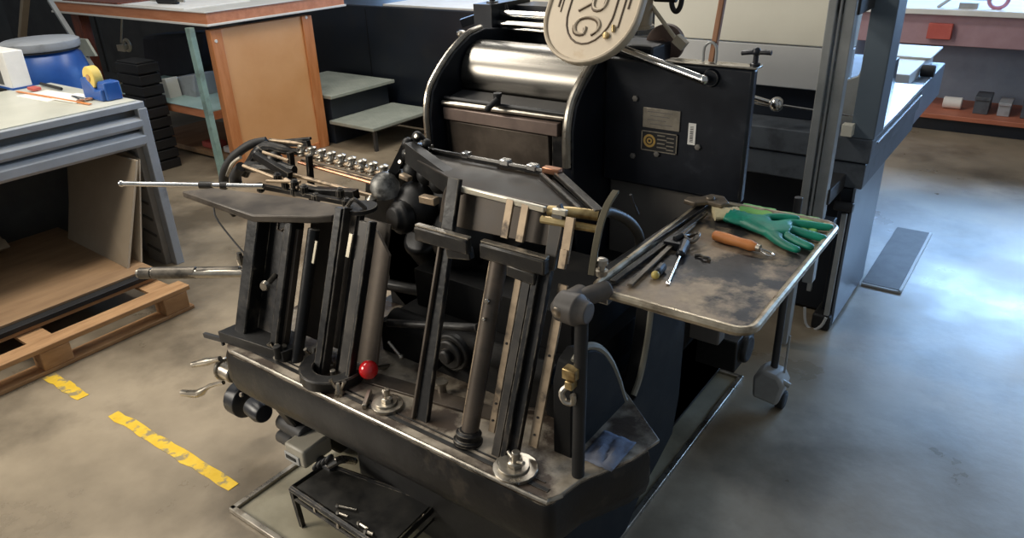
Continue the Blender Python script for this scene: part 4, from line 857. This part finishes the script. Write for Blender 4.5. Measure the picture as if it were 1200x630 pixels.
tag(obj('pale_panel', MB().prism([P(58, 42, y=2.7), P(100, 46, y=2.7), P(112, 66, y=2.7), P(80, 66, y=2.7)], (0, .02, 0)), M['step'], None, .002), 'pale green-grey sheet behind the lid of the blue bin', 'panel')
# things on top of table
tag(obj('paper_sheets', MB().box(-5.7, -4.9, 2.97, 3.5, 1.1225, 1.128), M['white']), 'white paper sheets on the white top of the work table', 'paper')
tag(obj('brown_folder', MB().box(-6.6, -5.75, 2.97, 3.4, 1.1225, 1.135), M['brownwood'], None, .003), 'brown folder on the left end of the work table', 'folder')
o = thing('cutting_roller', 'dark small roller tool lying on the papers on the work table', 'roller', (-5.3, 3.1, 1.128)); obj('roller', MB().cyl((-5.42, 3.1, 1.15), (-5.22, 3.13, 1.15), .022, 14), M['blackrub'], o); obj('roller_axle', MB().cyl((-5.5, 3.09, 1.15), (-5.15, 3.14, 1.15), .008), M['steel'], o)

# ================================================================== LEFT GREY CABINET
t = thing('plan_cabinet', 'grey steel cabinet bench with cream top and open dark underside over the pallet', 'cabinet', (-4.1, 1.0, 0))
XF = -3.62
obj('cabinet_top', MB().box(-4.55, XF+.015, -.6, 1.87, .84, .872), M['cabgrey'], t, .004)
obj('top_surface', MB().box(-4.52, XF-.015, -.58, 1.85, .872, .877), M['cabtop'], t)
def railp(z0, z1, name):
    return obj(name, MB().prism([(XF-.02, -.6, z1), (XF+.004, -.6, z1), (XF+.022, -.6, z1-.02), (XF+.022, -.6, z0+.016), (XF+.002, -.6, z0), (XF-.02, -.6, z0)], (0, 2.44, 0)), M['cabgrey'], t, .002)
railp(.742, .805, 'upper_rail'); railp(.655, .728, 'lower_rail')
obj('rail_backing', MB().box(XF-.12, XF-.02, -.6, 1.83, .66, .84), M['cabdark'], t)
obj('front_stile', MB().box(XF-.03, XF+.02, 1.83, 1.875, 0, .84), M['cabgrey'], t, .003)
ep2 = obj('end_panel', MB().box(-4.54, XF-.03, 1.845, 1.87, 0, .84), M['cabgrey'], t)
mb = MB()
for i in range(7): mb.box(XF-.20, XF-.05, 1.842, 1.8455, .10+i*.085, .108+i*.085)
obj('runner_slot', mb, M['ink'], ep2)
obj('runner_column', MB().box(XF-.20, XF-.03, 1.80, 1.842, 0, .80), mat('dull_runner_steel', (140, 138, 134), (158, 154, 148), .5), t, .002)
mb = MB()
for i in range(7): mb.bar((XF-.17, 1.797, .09+i*.09), (XF-.05, 1.797, .075+i*.09), .006, .012)
obj('runner_lips', mb, M['cabdark'], t)
obj('back_panel', MB().box(-4.56, -4.53, -.6, 1.87, 0, .84), M['cabdark'], t)
tb_ = None
# cardboards
tag(obj('grey_board', MB().prism([(-4.08, 1.53, .158), (-3.43, 1.50, .158), (-3.565, 1.74, .61), (-4.22, 1.74, .61)], (0, .012, 0)), M['card']), 'front grey-brown board leaning inside the cabinet on the pallet', 'board', 'boards in the cabinet')
tag(obj('grey_board', MB().prism([(-4.2, 1.60, .158), (-3.44, 1.575, .158), (-3.605, 1.775, .60), (-4.3, 1.775, .70)], (0, .008, 0)), M['card']), 'taller darker board standing behind the front leaning board', 'board', 'boards in the cabinet')
# pallet
t = thing('pallet', 'wooden pallet on the floor under the grey cabinet', 'pallet', (-3.6, 1.0, 0))
for i, x in enumerate((-3.125, -3.36, -3.60, -3.84, -4.08)):
    obj('deck_board', MB().box(x-.045, x+.045, .2, 1.60, .100, .122), M['pallet'], t, .003)
    obj('bottom_board', MB().box(x-.045, x+.045, .2, 1.60, .0, .018), M['pallet'], t, .003) if i in (0, 2, 4) else None
for y in (.26, .98, 1.52):
    for x in (-3.125, -3.60, -4.08): obj('spacer_block', MB().box(x-.045, x+.045, y-.06, y+.06, .018, .100), M['pallet'], t, .004)
for y in (.26, .98, 1.52): obj('stringer_board', MB().box(-4.12, -3.17, y-.05, y+.05, .085, .0995), M['pallet'], t)
tag(obj('black_sheet_stack', MB().box(-4.25, -3.30, .15, 1.57, .1225, .145), M['blackrub'], None, .002), 'black rubber sheets lying on the pallet beneath the plywood', 'sheet')
tag(obj('plywood_sheet', MB().box(-4.3, -3.345, .15, 1.58, .1455, .157), M['ply'], None, .001), 'brown plywood sheet on top of the pallet under the cabinet', 'board')
tag(obj('paper_bundle', cuffmesh(V((-4.30, .9, .20)), V((-4.28, 1.28, .20)), .18, .16, .035), M['card']), 'rounded wrapped paper bundle lying on the plywood at the far left', 'bundle')

# things on cabinet
zt = .8775
c = P(20, 101, z=zt)
t = thing('white_carton', 'upright white carton with a grey window standing at the left end of the cabinet top', 'carton', (c.x, c.y, zt))
obj('carton_body', MB().box(c.x-.40, c.x+.10, c.y-.06, c.y+.04, zt+.004, zt+.195), M['white'], t, .004)
obj('carton_base', MB().box(c.x-.41, c.x+.105, c.y-.065, c.y+.045, zt, zt+.010), M['blue'], t)
obj('carton_window', MB().box(c.x-.2, c.x+.01, c.y-.0625, c.y-.06, zt+.02, zt+.11), M['cabdark'], t)
# blue bin behind
zb = .62
t = thing('blue_barrel', 'big blue plastic tub with grey lid behind the white carton', 'tub', P(72, 116, y=2.05))
b0 = P(72, 108, y=2.15); r = .17
obj('tub_body', MB().lathe((b0.x-.10, b0.y, .0), (0, 0, 1), [(0, .20), (.03, .235), (.8, .25), (.93, .215), (.97, .17)], 32), M['blue'], t)
obj('tub_lid', MB().lathe((b0.x-.10, b0.y, .97), (0, 0, 1), [(0, .22), (.01, .225), (.045, .225), (.055, .20)], 32), M['cabgrey'], t)
obj('lid_band', MB().lathe((b0.x-.10, b0.y, .955), (0, 0, 1), [(0, .20), (.002, .215), (.016, .215)], 32), M['blackrub'], t)
def box3(px0, px1, py0, py1, y, dep): a, b = P(px0, py1, y=y), P(px1, py0, y=y); return (min(a.x, b.x), max(a.x, b.x), y, y+dep, min(a.z, b.z), max(a.z, b.z))
c = P(118, 116, z=zt)
t = thing('blue_tape_dispenser', 'blue tape dispenser holding a yellow tape roll on the cabinet top', 'tape dispenser', (c.x, c.y, zt))
obj('dispenser_body', MB().prism([(c.x-.10, c.y-.03, zt), (c.x+.08, c.y-.03, zt), (c.x+.085, c.y-.03, zt+.06), (c.x+.02, c.y-.03, zt+.05), (c.x-.05, c.y-.03, zt+.11), (c.x-.10, c.y-.03, zt+.10)], (0, .07, 0)), M['blue'], t, .008)
c2 = V((c.x-.02, c.y+.0, zt+.105))
obj('tape_roll', MB().lathe(c2+V((0, -.022, 0)), (0, 1, 0), [(0, .052), (.004, .055), (.04, .055), (.044, .052)], 30), M['yellow'], t)
obj('roll_core', MB().lathe(c2+V((0, -.0245, 0)), (0, 1, 0), [(0, .018), (.003, .018)], 16), M['pallet'], t)
c = P(146, 112, z=zt); c.y = 1.76; c.x -= .02
tag(obj('small_blue_box', MB().box(c.x-.0, c.x+.08, c.y-.0, c.y+.08, zt, zt+.09), M['blue'], None, .008), 'small dark blue box at the far right end of the cabinet top', 'box')
c = P(60, 112, z=zt)
for i, (dx, dy, w, h, lb) in enumerate(((-.02, -.02, .30, .16, 'large white paper lying nearest the white carton on the cabinet'), (.20, .02, .22, .14, 'smaller white paper lying next to the tape dispenser'))):
    p = V((c.x+dx, c.y+dy, zt+.0005+.003*i)); mb = MB().bar(p-V((w/2, 0, 0)), p+V((w/2, .02, 0)), h, .0025)
    tag(obj('paper_sheet', mb, M['white']), lb, 'paper', 'papers on the cabinet top')
p0 = P(40, 104, z=zt+.012); tag(obj('red_tag', MB().box(p0.x-.035, p0.x+.04, p0.y-.02, p0.y+.02, zt+.006, zt+.022), M['redbox'], None, .003), 'small red tag lying against the white carton foot', 'tag')
p0, p1 = P(48, 98, z=zt+.012), P(72, 104, z=zt+.012); tag(obj('black_marker', MB().cyl(p0, p1, .008), M['blackrub']), 'black marker pen lying on the papers', 'pen')
p0, p1 = P(20, 107, z=zt+.005), P(106, 122, z=zt+.005); tag(obj('wooden_ruler', MB().bar(p0, p1, .014, .004), M['wood']), 'thin brown ruler lying along the front of the cabinet top', 'ruler')
p0, p1 = P(84, 112, z=zt+.010), P(103, 118, z=zt+.008)
t = thing('steel_scissors', 'small steel scissors at the front corner of the papers', 'scissors', p0); dd = (p1-p0)
obj('blade', MB().bar(p0, p0+dd*.6+V((0, .012, 0)), .010, .002), M['chrome'], t); obj('blade', MB().bar(p0, p0+dd*.6+V((0, -.012, 0)), .010, .002), M['chrome'], t)
q = p0+dd*.8; obj('handle', MB().path([q+V((.018*math.cos(a), .02+.014*math.sin(a), 0)) for a in [2*math.pi*k/10 for k in range(10)]], .004, 6, closed=True).path([q+V((.018*math.cos(a), -.02+.014*math.sin(a), 0)) for a in [2*math.pi*k/10 for k in range(10)]], .004, 6, closed=True), M['woodpole'], t)

# ================================================================== BACK BENCH (right)
t = thing('back_workbench', 'long workbench with white top and orange-edged lower shelf along the back right', 'workbench', (.8, 6.9, 0))
obj('bench_top', MB().box(-1.6, 3.2, 6.5, 7.3, .86, .90), M['white'], t, .005)
obj('under_drawer', MB().box(-1.5, 3.1, 6.55, 7.2, .64, .858), mat('dusty_pink_board', (164, 130, 136), (176, 144, 150), .6), t, .004)
obj('back_board', MB().box(-1.5, 3.1, 7.1, 7.15, .1, .66), mat('slate_back', (134, 146, 164), (146, 158, 176), .6), t)
obj('lower_shelf', MB().box(-1.55, 3.15, 6.5, 7.2, .10, .135), M['shelf'], t, .004)
obj('kick_board', MB().box(-1.5, 3.1, 6.56, 6.6, 0, .10), M['blackbody'], t)
for x in (-1.5, .9, 3.1): obj('leg', MB().box(x-.03, x+.03, 6.9, 6.96, 0, .86), M['cabgrey'], t)
random.seed(8)
items = [(-.62, .10, .09, 'white', 'white roll at the left end of the lower bench shelf'), (-.43, .10, .13, 'mgrey', 'grey box beside the white roll on the bench shelf'), (-.28, .08, .10, 'cabgrey', 'light grey box in the middle of the bench shelf'), (-.12, .10, .15, 'mgrey', 'taller slate box on the bench shelf'), (.05, .10, .07, 'white', 'low white box at the right photo edge of the bench shelf')]
for x, w, h, m_, lb in items:
    if lb.startswith('white roll'): o = obj('paper_roll', MB().cyl((x-w*.8, 6.75, .136+h/2), (x+w*.5, 6.75, .136+h/2), h/2, 20), M[m_])
    else: o = obj('storage_box', MB().box(x-w*.5, x+w*.5, 6.65, 6.85, .1355, .135+h).box(x-w*.53, x+w*.53, 6.64, 6.86, .135+h*.8, .138+h), M[m_], None, .004)
    tag(o, lb, 'roll' if lb.startswith('white roll') else 'box')
for i, (x, w, mt_, lb) in enumerate(((-.80, .16, 'redbox', 'red box under the back bench top near the grey column'), )):
    tag(obj('red_box', MB().box(x-w/2, x+w/2, 6.49, 6.545, .69, .80), M[mt_], None, .004), lb, 'box')
t = thing('bench_vise', 'blurred metal holder with pink ring handle on the back bench top', 'holder', (-.55, 6.65, .90))
obj('holder_frame', MB().cyl((-.86, 6.62, .90), (-.78, 6.62, .97), .012).cyl((-.78, 6.62, .97), (-.52, 6.62, .97), .012).box(-.72, -.6, 6.6, 6.68, .90, .94), M['mrail'], t)
obj('holder_ring', MB().path([V((-.48+.06*math.cos(a), 6.62, .97+.06*math.sin(a))) for a in [2*math.pi*k/14 for k in range(14)]], .014, 8, closed=True, smooth=2), mat('pink_plastic', (176, 120, 140), None, .4), t)

# ================================================================== LIGHT
W = bpy.data.worlds.new('world'); SC.world = W; W.use_nodes = True
bg = W.node_tree.nodes['Background']; bg.inputs[0].default_value = (.86, .93, 1.0, 1); bg.inputs[1].default_value = .20
def area(name, loc, target, sx, sy, power, col, spread=180):
    d = bpy.data.lights.new(name, 'AREA'); d.shape = 'RECTANGLE'; d.size = sx; d.size_y = sy; d.energy = power; d.color = col; d.spread = math.radians(spread)
    o = bpy.data.objects.new(name, d); COL.objects.link(o); o.location = loc
    o.rotation_euler = (V(target)-V(loc)).to_track_quat('-Z', 'Y').to_euler(); return o
area('daylight_back', (1.2, 8.8, 2.3), (.6, 4.7, 0), 5.0, 1.2, 75, (.36, .62, 1), 80)
area('ceiling_lamp_left', (-3.6, 1.2, 3.6), (-3.0, 1.0, 0), 2.5, .5, 75, (1, .93, .82))
area('ceiling_lamp_mid', (-2.8, 4.6, 3.6), (-2.6, 3.2, 0), 2.5, .5, 60, (1, .96, .9))
area('added_left_light', (-5.2, -2.4, 2.7), (-2.5, .9, .2), 2.2, 1.6, 38, (1, .92, .80), 70)  # unseen warm light added at left front, throwing the press shadow right
SC.view_settings.view_transform = 'Standard'; SC.view_settings.look = 'None'; SC.view_settings.gamma = 1
SC.view_settings.exposure = .25; SC.view_settings.use_curve_mapping = False
